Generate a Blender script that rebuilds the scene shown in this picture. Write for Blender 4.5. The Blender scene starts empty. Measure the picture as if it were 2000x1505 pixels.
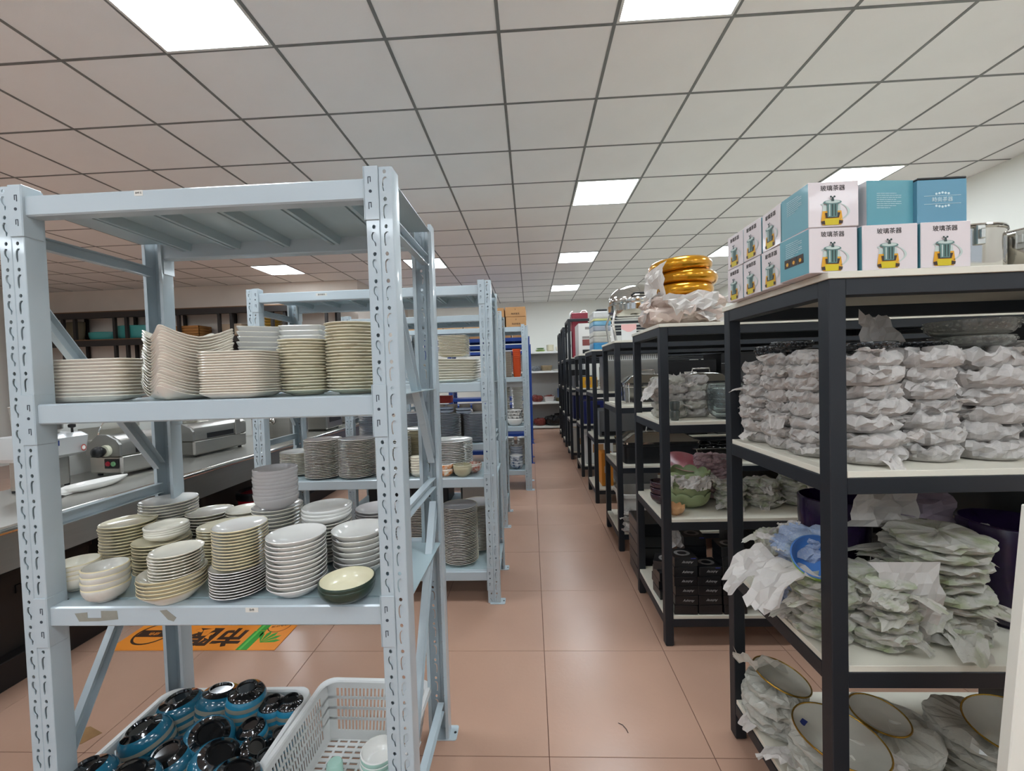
import bpy, bmesh, math, random
from mathutils import Vector, Matrix, noise
from mathutils.geometry import tessellate_polygon

SC = bpy.context.scene
COL = SC.collection
PI = math.pi
random.seed(7)

# ------------------------------------------------------------------ camera
CAM_H = 1.368
YAW, PITCH, ROLL, FPX = 0.0441, -0.0283, -0.0306, 832.716
cd = bpy.data.cameras.new('camera')
cam = bpy.data.objects.new('camera', cd)
COL.objects.link(cam)
cy_, sy_, cp_, sp_ = math.cos(YAW), math.sin(YAW), math.cos(PITCH), math.sin(PITCH)
_f = Vector((-sy_*cp_, cy_*cp_, sp_)); _r0 = Vector((cy_, sy_, 0)); _u0 = _r0.cross(_f)
_r = math.cos(ROLL)*_r0 + math.sin(ROLL)*_u0
_u = -math.sin(ROLL)*_r0 + math.cos(ROLL)*_u0
cam.matrix_world = Matrix(((_r.x, _u.x, -_f.x, 0), (_r.y, _u.y, -_f.y, 0), (_r.z, _u.z, -_f.z, CAM_H), (0, 0, 0, 1)))
cd.sensor_width = 36.0
cd.lens = FPX/2000.0*36.0
cd.clip_start = 0.05
SC.camera = cam

# ------------------------------------------------------------------ world, exposure
w = bpy.data.worlds.new('world'); SC.world = w
w.use_nodes = True
w.node_tree.nodes['Background'].inputs[0].default_value = (0.75, 0.86, 1.0, 1)
w.node_tree.nodes['Background'].inputs[1].default_value = 0.28
SC.view_settings.view_transform = 'Standard'
SC.view_settings.look = 'None'
SC.view_settings.gamma = 1.0
SC.view_settings.exposure = 1.54
LIGHT_STRENGTH = 9.0
try:
    SC.cycles.use_denoising = True
    SC.cycles.max_bounces = 8
    SC.cycles.diffuse_bounces = 5
    SC.cycles.use_adaptive_sampling = True
    SC.cycles.adaptive_threshold = 0.025
    SC.cycles.transparent_max_bounces = 12
except Exception:
    pass

# ------------------------------------------------------------------ helpers: colours and materials
def lin(c):
    if isinstance(c, str):
        c = tuple(int(c[i:i+2], 16) for i in (0, 2, 4))
    out = []
    for v in c:
        v = v/255.0
        out.append(v/12.92 if v <= 0.04045 else ((v+0.055)/1.055)**2.4)
    return (out[0], out[1], out[2], 1.0)

MATS = {}
def mat(name, col, rough=0.5, metal=0.0, var=None, bump=None, trans=0.0, ior=1.45, emit=None, alpha=1.0, coat=0.0, col2=None, coords='Object', spec=0.5, transl=0.0, stretch=None, thr=(.35, .65)):
    """procedural material: base colour, optional two-tone noise (var = scale, amount) and bump (scale, strength)"""
    if name in MATS:
        return MATS[name]
    m = bpy.data.materials.new(name); MATS[name] = m
    m.use_nodes = True
    nt = m.node_tree; b = nt.nodes['Principled BSDF']
    b.inputs['Base Color'].default_value = lin(col)
    b.inputs['Roughness'].default_value = rough
    b.inputs['Metallic'].default_value = metal
    b.inputs['Specular IOR Level'].default_value = spec
    b.inputs['IOR'].default_value = ior
    if trans: b.inputs['Transmission Weight'].default_value = trans
    if coat:
        b.inputs['Coat Weight'].default_value = coat
        b.inputs['Coat Roughness'].default_value = 0.06
    if alpha < 1: b.inputs['Alpha'].default_value = alpha
    if emit:
        b.inputs['Emission Color'].default_value = lin(emit[0])
        b.inputs['Emission Strength'].default_value = emit[1]
    tc = None
    if var or bump:
        tc = nt.nodes.new('ShaderNodeTexCoord')
        src = tc.outputs[coords]
        if stretch:
            mp = nt.nodes.new('ShaderNodeMapping'); mp.inputs['Scale'].default_value = stretch
            nt.links.new(src, mp.inputs['Vector']); src = mp.outputs['Vector']
    if var:
        n = nt.nodes.new('ShaderNodeTexNoise'); n.inputs['Scale'].default_value = var[0]
        n.inputs['Detail'].default_value = 4.0
        nt.links.new(src, n.inputs['Vector'])
        r = nt.nodes.new('ShaderNodeMapRange')
        r.inputs['From Min'].default_value = thr[0]; r.inputs['From Max'].default_value = thr[1]
        r.inputs['To Max'].default_value = var[1] if not col2 else 1.0
        nt.links.new(n.outputs['Fac'], r.inputs['Value'])
        mx = nt.nodes.new('ShaderNodeMix'); mx.data_type = 'RGBA'
        c1 = lin(col)
        mx.inputs['A'].default_value = c1
        mx.inputs['B'].default_value = lin(col2) if col2 else (c1[0]*0.55, c1[1]*0.55, c1[2]*0.55, 1)
        nt.links.new(r.outputs['Result'], mx.inputs['Factor'])
        nt.links.new(mx.outputs['Result'], b.inputs['Base Color'])
    if bump:
        n2 = nt.nodes.new('ShaderNodeTexNoise'); n2.inputs['Scale'].default_value = bump[0]
        n2.inputs['Detail'].default_value = 3.0
        nt.links.new(src, n2.inputs['Vector'])
        bp = nt.nodes.new('ShaderNodeBump'); bp.inputs['Strength'].default_value = bump[1]
        bp.inputs['Distance'].default_value = 0.01
        nt.links.new(n2.outputs['Fac'], bp.inputs['Height'])
        nt.links.new(bp.outputs['Normal'], b.inputs['Normal'])
    if transl:
        out = nt.nodes['Material Output']
        t = nt.nodes.new('ShaderNodeBsdfTranslucent'); t.inputs['Color'].default_value = lin(col)
        ms = nt.nodes.new('ShaderNodeMixShader'); ms.inputs['Fac'].default_value = transl
        nt.links.new(b.outputs[0], ms.inputs[1]); nt.links.new(t.outputs[0], ms.inputs[2])
        nt.links.new(ms.outputs[0], out.inputs['Surface'])
    return m

# ------------------------------------------------------------------ helpers: meshes
class MB:
    def __init__(s):
        s.v = []; s.f = []; s.m = []
    def add(s, vs, fs, mi=0, xf=None):
        o = len(s.v)
        if xf is not None:
            vs = [tuple(xf @ Vector(p)) for p in vs]
        s.v.extend(vs)
        for i, f in enumerate(fs):
            s.f.append(tuple(o+k for k in f))
            s.m.append(mi[i] if isinstance(mi, (list, tuple)) else mi)
        return s
    def box(s, x0, x1, y0, y1, z0, z1, mi=0, b=0.0, xf=None):
        if b <= 0:
            vs = [(x, y, z) for z in (z0, z1) for y in (y0, y1) for x in (x0, x1)]
            fs = [(0, 2, 3, 1), (4, 5, 7, 6), (0, 1, 5, 4), (2, 6, 7, 3), (0, 4, 6, 2), (1, 3, 7, 5)]
            return s.add(vs, fs, mi, xf)
        b = min(b, (x1-x0)*.45, (y1-y0)*.45, (z1-z0)*.45)
        X = ((x0, x0+b), (x1, x1-b)); Y = ((y0, y0+b), (y1, y1-b)); Z = ((z0, z0+b), (z1, z1-b))
        vs = []; idx = {}
        for i in (0, 1):
            for j in (0, 1):
                for k in (0, 1):
                    for a in range(3):
                        idx[i, j, k, a] = len(vs)
                        vs.append((X[i][0 if a == 0 else 1], Y[j][0 if a == 1 else 1], Z[k][0 if a == 2 else 1]))
        fs = []
        for i in (0, 1):
            fs.append((idx[i,0,0,0], idx[i,1,0,0], idx[i,1,1,0], idx[i,0,1,0]))
            fs.append((idx[0,i,0,1], idx[1,i,0,1], idx[1,i,1,1], idx[0,i,1,1]))
            fs.append((idx[0,0,i,2], idx[1,0,i,2], idx[1,1,i,2], idx[0,1,i,2]))
            for j in (0, 1):
                fs.append((idx[i,j,0,0], idx[i,j,1,0], idx[i,j,1,1], idx[i,j,0,1]))
                fs.append((idx[i,0,j,0], idx[i,1,j,0], idx[i,1,j,2], idx[i,0,j,2]))
                fs.append((idx[0,i,j,1], idx[1,i,j,1], idx[1,i,j,2], idx[0,i,j,2]))
                for k in (0, 1):
                    fs.append((idx[i,j,k,0], idx[i,j,k,1], idx[i,j,k,2]))
        return s.add(vs, fs, mi, xf)
    def loft(s, rings, mi=0, cap0=True, cap1=True, xf=None, closed=True):
        n = len(rings[0]); vs = [p for r in rings for p in r]; fs = []; ml = []
        for i in range(len(rings)-1):
            for k in range(n if closed else n-1):
                a = i*n+k; b = i*n+(k+1) % n
                fs.append((a, b, b+n, a+n))
                ml.append(mi[i] if isinstance(mi, (list, tuple)) else mi)
        if cap0: fs.append(tuple(range(n-1, -1, -1))); ml.append(mi[0] if isinstance(mi, (list, tuple)) else mi)
        if cap1: fs.append(tuple(range((len(rings)-1)*n, len(rings)*n))); ml.append(mi[-1] if isinstance(mi, (list, tuple)) else mi)
        return s.add(vs, fs, ml, xf)
    def lathe(s, prof, n=32, c=(0, 0, 0), mi=0, xf=None, sx=1.0, sy=1.0, wob=None):
        rings = []
        vs = []; fs = []; ml = []; st = []
        for (r, z) in prof:
            if r <= 1e-6:
                st.append((len(vs), 1)); vs.append((c[0], c[1], c[2]+z))
            else:
                st.append((len(vs), n))
                for k in range(n):
                    a = 2*PI*k/n; q = wob(a, r, z) if wob else (r, z)
                    vs.append((c[0]+q[0]*sx*math.cos(a), c[1]+q[0]*sy*math.sin(a), c[2]+q[1]))
        for i in range(len(prof)-1):
            (a0, na), (b0, nb) = st[i], st[i+1]
            m_ = mi[i] if isinstance(mi, (list, tuple)) else mi
            for k in range(n):
                k2 = (k+1) % n
                if na == 1 and nb == 1: break
                if na == 1: fs.append((a0, b0+k2, b0+k))
                elif nb == 1: fs.append((a0+k, a0+k2, b0))
                else: fs.append((a0+k, a0+k2, b0+k2, b0+k))
                ml.append(m_)
        return s.add(vs, fs, ml, xf)
    def tube(s, pts, r, n=8, mi=0, xf=None, closed=False):
        pts = [Vector(p) for p in pts]; rings = []; N = len(pts)
        up = Vector((0, 0, 1)); prev = None
        for i, p in enumerate(pts):
            if closed: t = pts[(i+1) % N]-pts[i-1]
            else: t = pts[min(i+1, N-1)]-pts[max(i-1, 0)]
            t.normalize()
            if prev is None:
                a = t.cross(up)
                if a.length < 1e-3: a = t.cross(Vector((1, 0, 0)))
            else:
                a = prev - t*prev.dot(t)
            a.normalize(); prev = a; b = t.cross(a)
            rr = r[i] if isinstance(r, (list, tuple)) else r
            rings.append([tuple(p + a*rr*math.cos(2*PI*k/n) + b*rr*math.sin(2*PI*k/n)) for k in range(n)])
        if closed:
            rings.append(rings[0]); return s.loft(rings, mi, False, False, xf)
        return s.loft(rings, mi, True, True, xf)
    def prism(s, poly, a0, a1, axis='z', mi=0, xf=None):
        def P(u, v, a): return (u, v, a) if axis == 'z' else (u, a, v) if axis == 'y' else (a, u, v)
        return s.loft([[P(u, v, a0) for u, v in poly], [P(u, v, a1) for u, v in poly]], mi, True, True, xf)
    def mesh(s, name, mats, smooth=None, recalc=True):
        me = bpy.data.meshes.new(name)
        me.from_pydata(s.v, [], s.f)
        for m in (mats if isinstance(mats, (list, tuple)) else [mats]): me.materials.append(m)
        if len(me.materials) > 1: me.polygons.foreach_set('material_index', s.m)
        if recalc:
            bm = bmesh.new(); bm.from_mesh(me)
            bmesh.ops.recalc_face_normals(bm, faces=bm.faces); bm.to_mesh(me); bm.free()
        if smooth is not None:
            me.polygons.foreach_set('use_smooth', [True]*len(me.polygons))
            if smooth < 180: me.set_sharp_from_angle(angle=math.radians(smooth))
        me.update()
        return me
    def build(s, name, mats, parent=None, smooth=None, loc=None, rot=None, recalc=True):
        return link(name, s.mesh(name, mats, smooth, recalc), parent, loc, rot)

def link(name, me, parent=None, loc=None, rot=None, scale=None):
    o = bpy.data.objects.new(name, me); COL.objects.link(o)
    if parent: o.parent = parent
    if loc: o.location = loc
    if rot: o.rotation_euler = rot
    if scale: o.scale = scale
    return o
def tag(o, label, cat, group=None, kind=None):
    o['label'] = label; o['category'] = cat
    if group: o['group'] = group
    if kind: o['kind'] = kind
    return o
def thing(name, label, cat, loc=(0, 0, 0), rotz=0.0, group=None):
    o = bpy.data.objects.new(name, None); COL.objects.link(o)
    o.empty_display_size = 0.05
    o.location = loc; o.rotation_euler = (0, 0, rotz)
    return tag(o, label, cat, group)
def struct(o, label=None):
    o['kind'] = 'structure'
    if label: o['label'] = label
    return o
def dup(o, parent=None):
    c = o.copy(); COL.objects.link(c)
    if parent is not None: c.parent = parent
    for ch in list(o.children): dup(ch, c)
    return c
def rrect(a, b, r, n=5, cx=0, cy=0):
    r = min(r, a*.98, b*.98); out = []
    for (sx, sy, a0) in ((1, 1, 0), (-1, 1, PI/2), (-1, -1, PI), (1, -1, 1.5*PI)):
        for k in range(n+1):
            t = a0+PI/2*k/n
            out.append((cx+sx*(a-r)+r*math.cos(t), cy+sy*(b-r)+r*math.sin(t)))
    return out
TXT = {}
def text(s, size, m, parent, mtx, name='lettering', shear=0.0, thick=0.0002, squeeze=1.0, bold=0.0):
    """flat printed lettering as a thin mesh; mtx places it (text in local xy, centred)"""
    key = (s, size, m.name, shear, squeeze, bold)
    if key not in TXT:
        cu = bpy.data.curves.new('txt', 'FONT'); cu.body = s; cu.size = size; cu.align_x = 'CENTER'; cu.align_y = 'CENTER'
        cu.shear = shear; cu.resolution_u = 2; cu.extrude = thick; cu.offset = bold; cu.space_character = squeeze
        ob = bpy.data.objects.new('txt', cu); COL.objects.link(ob)
        dg = bpy.context.evaluated_depsgraph_get(); dg.update()
        me = bpy.data.meshes.new_from_object(ob.evaluated_get(dg))
        bpy.data.objects.remove(ob); bpy.data.curves.remove(cu)
        me.materials.clear(); me.materials.append(m); me.name = name
        TXT[key] = me
    o = link(name, TXT[key], parent); o.matrix_local = mtx
    return o
def facing(x, y, z, n='-y', spin=0.0):
    """matrix for a print lying on a vertical face that looks towards n, or flat for '+z'"""
    R = {'-y': Matrix(((1, 0, 0), (0, 0, -1), (0, 1, 0))), '-x': Matrix(((0, 0, -1), (-1, 0, 0), (0, 1, 0))),
         '+z': Matrix(((1, 0, 0), (0, 1, 0), (0, 0, 1))), '+x': Matrix(((0, 0, 1), (1, 0, 0), (0, 1, 0)))}[n]
    return Matrix.Translation((x, y, z)) @ R.to_4x4() @ Matrix.Rotation(spin, 4, 'Z')
ORD = 'topmost second third fourth fifth sixth seventh eighth ninth tenth eleventh twelfth thirteenth fourteenth fifteenth sixteenth seventeenth eighteenth nineteenth twentieth twenty-first twenty-second twenty-third twenty-fourth twenty-fifth twenty-sixth twenty-seventh twenty-eighth twenty-ninth thirtieth thirty-first thirty-second thirty-third thirty-fourth thirty-fifth thirty-sixth'.split()

# ------------------------------------------------------------------ materials
M = dict(
    floor=mat('floor_tile', 'b18d79', 0.27, var=(3.0, 0.10), bump=(60, 0.05), coords='Object'),
    grout=mat('floor_joint', '5a3a30', 0.8),
    panel=mat('ceiling_panel', 'efeeec', 0.75, var=(2.5, 0.06), bump=(180, 0.06)),
    tbar=mat('ceiling_bar', '7c7e7c', 0.45, 0.0, var=(6, 0.5)),
    wallw=mat('white_plaster', 'e3e2db', 0.8, var=(0.8, 0.06)),
    wallp=mat('pinkish_plaster', 'd9cec3', 0.85, var=(1.5, 0.18)),
    led=mat('led_diffuser', 'ffffff', 0.5, emit=('ecf7ff', LIGHT_STRENGTH)),
    white=mat('white_metal', 'd8d8d4', 0.4),
    rack=mat('rack_enamel', 'afbbc1', 0.30, var=(5, 0.07), bump=(300, 0.02), coat=0.35),
    rackdeck=mat('rack_deck', 'a3b4b9', 0.35, var=(4, 0.12), coat=0.2),
    dark=mat('charcoal_tube', '1b1f25', 0.5, var=(8, 0.12)),
    board=mat('white_board', 'd8d3c4', 0.55, var=(3, 0.07)),
    black=mat('black_plastic', '141416', 0.4),
    steel=mat('brushed_steel', 'b6b4ae', 0.30, 0.95, bump=(40, 0.03), var=(3, 0.1), stretch=(1, 1, 25)),
    chrome=mat('polished_steel', 'c9c6c0', 0.10, 0.97),
    blue=mat('deep_blue_enamel', '123a86', 0.4),
    card=mat('cardboard', 'b88a5c', 0.8, var=(5, 0.12)),
    ink=mat('dark_ink', '2a2522', 0.7),
    paper=mat('white_wrapping', 'd9d4cf', 0.55, transl=0.30, var=(9, 0.10), bump=(22, 0.25)),
)

# ------------------------------------------------------------------ the setting
XL, XR, YF, YB, ZC = -9.4, 4.36, -3.2, 10.86, 3.153
fl = MB().box(XL, XR, YF, YB, -0.06, -0.0035).build('floor', M['grout']); struct(fl, 'pinkish brown square floor tiles with thin dark joints')
TS = 0.5791; FX0, FY0 = 0.0274, 1.484
tm = MB().box(0.0012, TS-0.0012, 0.0012, TS-0.0012, -0.0034, 0.0, b=0.0009).mesh('tile', M['floor'])
rest = MB()
cells = []
for i in range(-17, 9):
    for j in range(-9, 17):
        x0, y0 = FX0+i*TS, FY0+j*TS
        if x0 < XL-TS or x0 > XR or y0 < YF-TS or y0+TS > YB+.3: continue
        d = math.hypot(x0+TS/2, y0+TS/2)
        inview = y0+TS > 1.0 and x0+TS > -2.75 and x0 < 2.6
        cells.append((0 if inview else 1, d, x0, y0))
cells.sort()
for k, (_, d, x0, y0) in enumerate(cells):
    if k < 300 and _ == 0: link('tile', tm, fl, (x0, y0, 0))
    else: rest.box(x0+.0012, x0+TS-.0012, y0+.0012, y0+TS-.0012, -0.0034, 0.0)
r_ = rest.build('tile_field', M['floor'], fl); r_['kind'] = 'stuff'

ce = MB().box(XL, XR, YF, YB, ZC+0.012, ZC+0.05).build('ceiling', M['white']); struct(ce, 'suspended ceiling of white square panels on grey metal bars')
CX0, CY0 = -0.1139, 2.2762
LCOL = (-11, -7, -3, 1, 5); LROW = (-9, -5, -1, 3, 7, 11)  # outermost column on the machine side is unseen, added to brighten the pinkish wall
pm = MB().box(0.006, 0.594, 0.006, 0.594, 0.001, 0.0115).mesh('panel', M['panel'])
cells = []
for c in range(-16, 8):
    for r in range(-10, 15):
        if c in LCOL and r in LROW and not (c == -11 and r > 3): continue
        x0, y0 = CX0+.6*c, CY0+.6*r
        if x0 > XR or y0 > YB or x0+.6 < XL: continue
        px = (x0+.3)/max(y0+.3, .1)
        inview = y0 > 1.4 and -1.45 < px < 1.5
        cells.append((0 if inview else 1, math.hypot(x0+.3, y0+.3), x0, y0))
cells.sort(); rest = MB()
for k, (o_, d, x0, y0) in enumerate(cells):
    full = x0+.6 <= XR and y0+.6 <= YB and x0 >= XL
    if k < 300 and o_ == 0 and full: link('panel', pm, ce, (x0, y0, ZC))
    else: rest.box(max(x0+.008, XL), min(x0+.592, XR), y0+.008, min(y0+.592, YB), ZC+.001, ZC+.0115)
r_ = rest.build('panel_field', M['panel'], ce); r_['kind'] = 'stuff'
for c in range(-15, 8):
    x = CX0+.6*c
    b = MB(); b.box(x-.009, x+.009, YF, YB, ZC-.002, ZC+.0009); b.box(x-.002, x+.002, YF, YB, ZC+.0009, ZC+.011)
    b.build('main_bar', M['tbar'], ce)
for r in range(-9, 15):
    y = CY0+.6*r
    b = MB(); b.box(XL, XR, y-.008, y+.008, ZC-.0016, ZC+.0009); b.box(XL, XR, y-.002, y+.002, ZC+.0009, ZC+.011)
    b.build('cross_bar', M['tbar'], ce)

struct(MB().box(-3.25, XR+.15, YB, YB+.15, -.06, ZC+.05).build('wall_back', M['wallw']), 'plain off-white plaster wall at the end of the aisle')
struct(MB().box(XR, XR+.15, YF, YB, -.06, ZC+.05).build('wall_right', M['wallw']), 'white plaster side wall behind the dark shelving')
struct(MB().box(XL, -3.25, 7.67, 7.82, -.06, ZC+.05).build('wall_left', M['wallp']), 'pinkish plaster wall above the dark wall shelving')
struct(MB().box(-3.25, -3.10, 7.67, YB, -.06, ZC+.05).build('wall_return', M['wallp']), 'pinkish return wall beside the blue racks')
struct(MB().box(XL-.15, XL, YF, 7.82, -.06, ZC+.05).build('wall_side', M['wallw']), 'white plaster wall on the machine side')
wf = MB()
wf.box(XL, XR, YF-.15, YF, -.06, 0.5); wf.box(XL, XR, YF-.15, YF, 2.75, ZC+.05)
for (a, b_) in ((XL, -6.2), (-3.4, -2.6), (.2, 1.0), (3.6, XR)): wf.box(a, b_, YF-.15, YF, 0.5, 2.75)
struct(wf.build('wall_front', M['wallw']), 'unseen white front wall with openings added for fill light')
for k, (a, b_) in enumerate(((-6.2, -3.4), (-2.6, .2), (1.0, 3.6))):   # unseen openings added behind the camera for fill light: sampling portals
    ld = bpy.data.lights.new('added_fill_portal', 'AREA'); ld.shape = 'RECTANGLE'; ld.size = b_-a; ld.size_y = 2.25
    ld.cycles.is_portal = True
    lo = bpy.data.objects.new('added_fill_portal', ld); COL.objects.link(lo); lo.location = ((a+b_)/2, YF-.08, 1.625); lo.rotation_euler = (PI/2, 0, 0)

# LED panels of the ceiling: each one a thing with frame and diffuser
fr = MB()
for (x0, x1, y0, y1) in ((.008, .592, .008, .022), (.008, .592, .578, .592), (.008, .022, .022, .578), (.578, .592, .022, .578)):
    fr.box(x0, x1, y0, y1, -.006, .011)
frm = fr.mesh('frame', M['white'])
dfm = MB().box(.022, .578, .022, .578, -.004, .004).mesh('diffuser', M['led'])
LNAME = {(1, -1): 'at the top edge above the aisle', (-3, -1): 'above the nearest pale blue rack', (1, 3): 'nearest whole panel above the aisle', (1, 7): 'midway down the aisle',
         (1, 11): 'farthest down the aisle', (5, 3): 'just above the teapot boxes', (5, 7): 'behind the stack of teapot boxes', (-3, 3): 'hidden behind the perforated rack post', (-3, 7): 'behind the first rack rear post',
         (-7, 7): 'seen below the top shelf of the nearest rack'}
for c in LCOL:
    for r in LROW:
        x, y = CX0+.6*c, CY0+.6*r
        if x+.6 > XR or y+.6 > YB or x < XL or y < YF: continue
        if (x < -3.3 and y > 7.0) or (c == -11 and r > 3): continue
        lab = LNAME.get((c, r), 'square unseen ceiling light panel outside the frame, %s row, %s column' % (ORD[LROW.index(r)].replace('topmost', 'first'), ORD[LCOL.index(c)].replace('topmost', 'first')))
        t = thing('ceiling_light', lab if lab.startswith('square') else 'square glowing ceiling light panel ' + lab, 'ceiling light', (x, y, ZC), 0, 'ceiling light panels')
        link('frame', frm, t); link('diffuser', dfm, t)
# ------------------------------------------------------------------ pale blue perforated racks
RH = 1.915; PW = 0.074; PD = 0.052
def post_mesh(name='post', mtl=None, H=RH):
    b = MB(); t = 0.0022; pitch = 0.071; n = int(H/pitch)
    slot = [(-.0075, .031), (-.0045, .037), (.001, .037), (.006, .031), (.007, .024), (.007, .012), (.0045, .0), (.0015, .0), (.0, .011), (-.006, .018), (-.0075, .024)]
    for i in range(n+1):
        z0 = i*pitch; z1 = min(z0+pitch, H)
        for (xa, xb, xc, sg) in ((0.003, PW/2-.002, .0205, 1), (PW/2+.002, PW-.003, PW-.0205, -1)):
            outer = [(xa, z0), (xb, z0), (xb, z1), (xa, z1)]
            loops = [outer]
            if z1-z0 > .069:
                loops.append([(xc+sg*px, z0+.006+pz) for px, pz in slot])
                loops.append([(xc+.0047*math.cos(2*PI*k/10), z0+.0565+.0055*math.sin(2*PI*k/10)) for k in range(10)])
            pts = [p for l in loops for p in l]
            tris = tessellate_polygon([[Vector((x, z, 0)) for x, z in l] for l in loops])
            b.add([(x, 0, z) for x, z in pts], [tuple(q) for q in tris])
            for l in loops[1:]:
                b.loft([[(x, 0, z) for x, z in l], [(x, t, z) for x, z in l]], 0, False, False)
            if len(loops) > 1:   # pressed tab behind the slot
                sl = [(x+.0022, z-.0008) for x, z in loops[1]]
                b.add([(x, .0032, z) for x, z in sl], [tuple(range(len(sl)))])
    # centre groove, corners, side flanges and inner lips
    prof = [(PW/2-.002, 0), (PW/2, .0025), (PW/2+.002, 0)]
    b.loft([[(x, y, 0) for x, y in prof], [(x, y, H) for x, y in prof]], 0, False, False, closed=False)
    for (x0, x1, s) in ((0, .003, 1), (PW, PW-.003, -1)):
        pr = [(x1, 0), (x0+s*.0009, .0009), (x0, .003), (x0, PD), (x0+s*.012, PD), (x0+s*.012, PD-.002), (x0+s*.002, PD-.002), (x0+s*.002, .004), (x1, .002)]
        b.loft([[(x, y, 0) for x, y in pr], [(x, y, H) for x, y in pr]], 0, True, True, closed=True)
    return b.mesh(name, mtl or M['rack'], 30, recalc=False)
POST = post_mesh()
def foot_mesh():
    b = MB(); b.prism(rrect(.026, .045, .01, 3), 0, .003); b.box(-.02, .02, -.03, .02, .003, .05)
    return b
def end_plate_mesh():
    b = MB()
    b.box(0, .037, -.0032, -.0005, -.036, .104, b=.0012)                      # leg on the post face
    b.box(-.0029, -.0004, -.0032, .046, -.036, .104, b=.001)                  # leg against the inner side
    for z in (-.008, .058):                                              # pressed hook marks
        b.box(.010, .012, -.0038, -.0030, z, z+.018, 1); b.box(.010, .018, -.0038, -.0030, z+.016, z+.018, 1); b.box(.016, .018, -.0038, -.0030, z+.004, z+.018, 1)
    b.lathe([(0, .0006), (.0042, .0006), (.0042, 0)], 10, (0, 0, 0), 1, Matrix.Translation((.016, -.0032, .038)) @ Matrix.Rotation(PI/2, 4, 'X'))
    return b
EPM = end_plate_mesh().mesh('end_plate', [M['rack'], mat('hook_gap', '3a4048', .8)])
def channel(b, p0, p1, w=.036, d=.022):
    """a folded brace of width w lying in the plane x = const between two points"""
    p0, p1 = Vector(p0), Vector(p1); ax = (p1-p0); L = ax.length; ax.normalize()
    nx = Vector((1, 0, 0)); side = ax.cross(nx); side.normalize()
    xf = Matrix((( ax.x, side.x, nx.x, p0.x), (ax.y, side.y, nx.y, p0.y), (ax.z, side.z, nx.z, p0.z), (0, 0, 0, 1)))
    b.box(0, L, -w/2, w/2, -.0012, .0012, xf=xf)
    b.box(0, L, -w/2, -w/2+.0024, .0012, d, xf=xf); b.box(0, L, w/2-.0024, w/2, .0012, d, xf=xf)
def rack(label, X0, X1, Y0, Y1, shelves, ribs, group='pale blue perforated steel racks', mtl=None, deckm=None, post=None, name='storage_rack', braces=True):
    mtl = mtl or M['rack']; deckm = deckm or M['rackdeck']; post = post or POST
    t = thing(name, label, 'rack', (X0, Y0, 0), 0, group)
    W, D = X1-X0, Y1-Y0
    for (x, y, rz, sx) in ((0, 0, 0, -1), (W-PW, 0, 0, 1), (PW, D, PI, -1), (W, D, PI, 1)):
        p = link('post', post, t, (x, y, .003), (0, 0, rz))
        f = MB(); cx = PW/2+ (0.02 if (rz == 0) == (sx == 1) else -0.02)
        f.prism(rrect(.045, .034, .008, 3, cx, .022), -.003, .0005)
        f.lathe([(0, .0012), (.005, .0012), (.005, 0)], 10, (cx+(.036 if cx > PW/2 else -.036), .022, .0005), 1)
        f.build('foot_plate', [mtl, M['black']], p)
    for zt in shelves:
        for (y0, y1, s) in ((.004, .044, 0), (D-.044, D-.004, 1)):
            bb = MB(); bb.box(PW-.002, W-PW+.002, y0, y1, zt-.056, zt, b=.004)
            beam = bb.build('beam', mtl, t, 30)
            for (x, rz, yy) in ((W-PW, 0, 0), (PW, PI, D)) if False else (((W-PW, 1, 0), (PW, -1, 0)) if s == 0 else ((W-PW, 1, D), (PW, -1, D))):
                e = link('end_plate', EPM if mtl is M['rack'] else EPB, beam, (x, 0 if s == 0 else D, zt-.076))
                e.scale = (rz, 1 if s == 0 else -1, 1)
        dk = MB(); dk.box(.004, W-.004, PD+.003, D-PD-.003, zt-.003, zt-.001); dk.box(PW+.004, W-PW-.004, .045, D-.045, zt-.0045, zt-.0032)
        deck = dk.build('shelf_deck', deckm, t)
        for k in range(ribs):
            x = PW + (W-2*PW)*(k+.5)/ribs
            rb = MB(); rb.prism([(x-.022, -.004), (x-.016, -.032), (x-.004, -.032), (x-.003, -.026), (x+.003, -.026), (x+.004, -.032), (x+.016, -.032), (x+.022, -.004)], .045, D-.045, 'y')
            rb.build('stiffener', deckm, deck, loc=(0, 0, zt))
    if braces:
        for x in (.012, W-.036):
            for q in (((x, .05, 1.79), (x, D-.05, 1.79)), ((x, .05, .975), (x, D-.05, .975)), ((x, .05, .125), (x, D-.05, .125)),
                      ((x, .05, 1.62), (x, D-.05, 1.06)), ((x, D-.05, .90), (x, .05, .24))):
                b = MB(); channel(b, *q); b.build('brace', mtl, t)
    return t
R1 = (-1.441, -.346, 1.115, 1.602); R2 = (-1.69, -.218, 2.5, 2.985); R3 = (-1.675, -.240, 3.747, 4.23); R4 = (-1.50, -.018, 4.94, 5.42)
SHZ = (1.893, 1.322, .753)
r1 = rack('pale blue perforated rack nearest the camera, above the plastic baskets', *R1, SHZ, 5)
rack('pale blue perforated rack second in the row, holding tall plate stacks', *R2, (1.893, 1.322, .753, .19), 7)
rack('pale blue perforated rack third in the row, with grey plate stacks', *R3, (1.893, 1.322, .753, .19), 7)
rack('pale blue perforated rack farthest in the row, holding orange and brown stacks', *R4, (1.905, 1.325, .749, .235), 7)
EPB = end_plate_mesh().mesh('end_plate', [M['blue'], M['black']])
PB = post_mesh('post', M['blue'], 1.915)
rack('deep blue rack behind the last pale blue rack', -1.6, .0, 6.42, 6.95, (1.905, 1.80, .9, .2), 4, 'deep blue racks', M['blue'], M['blue'], PB, 'storage_rack', False)
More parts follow.
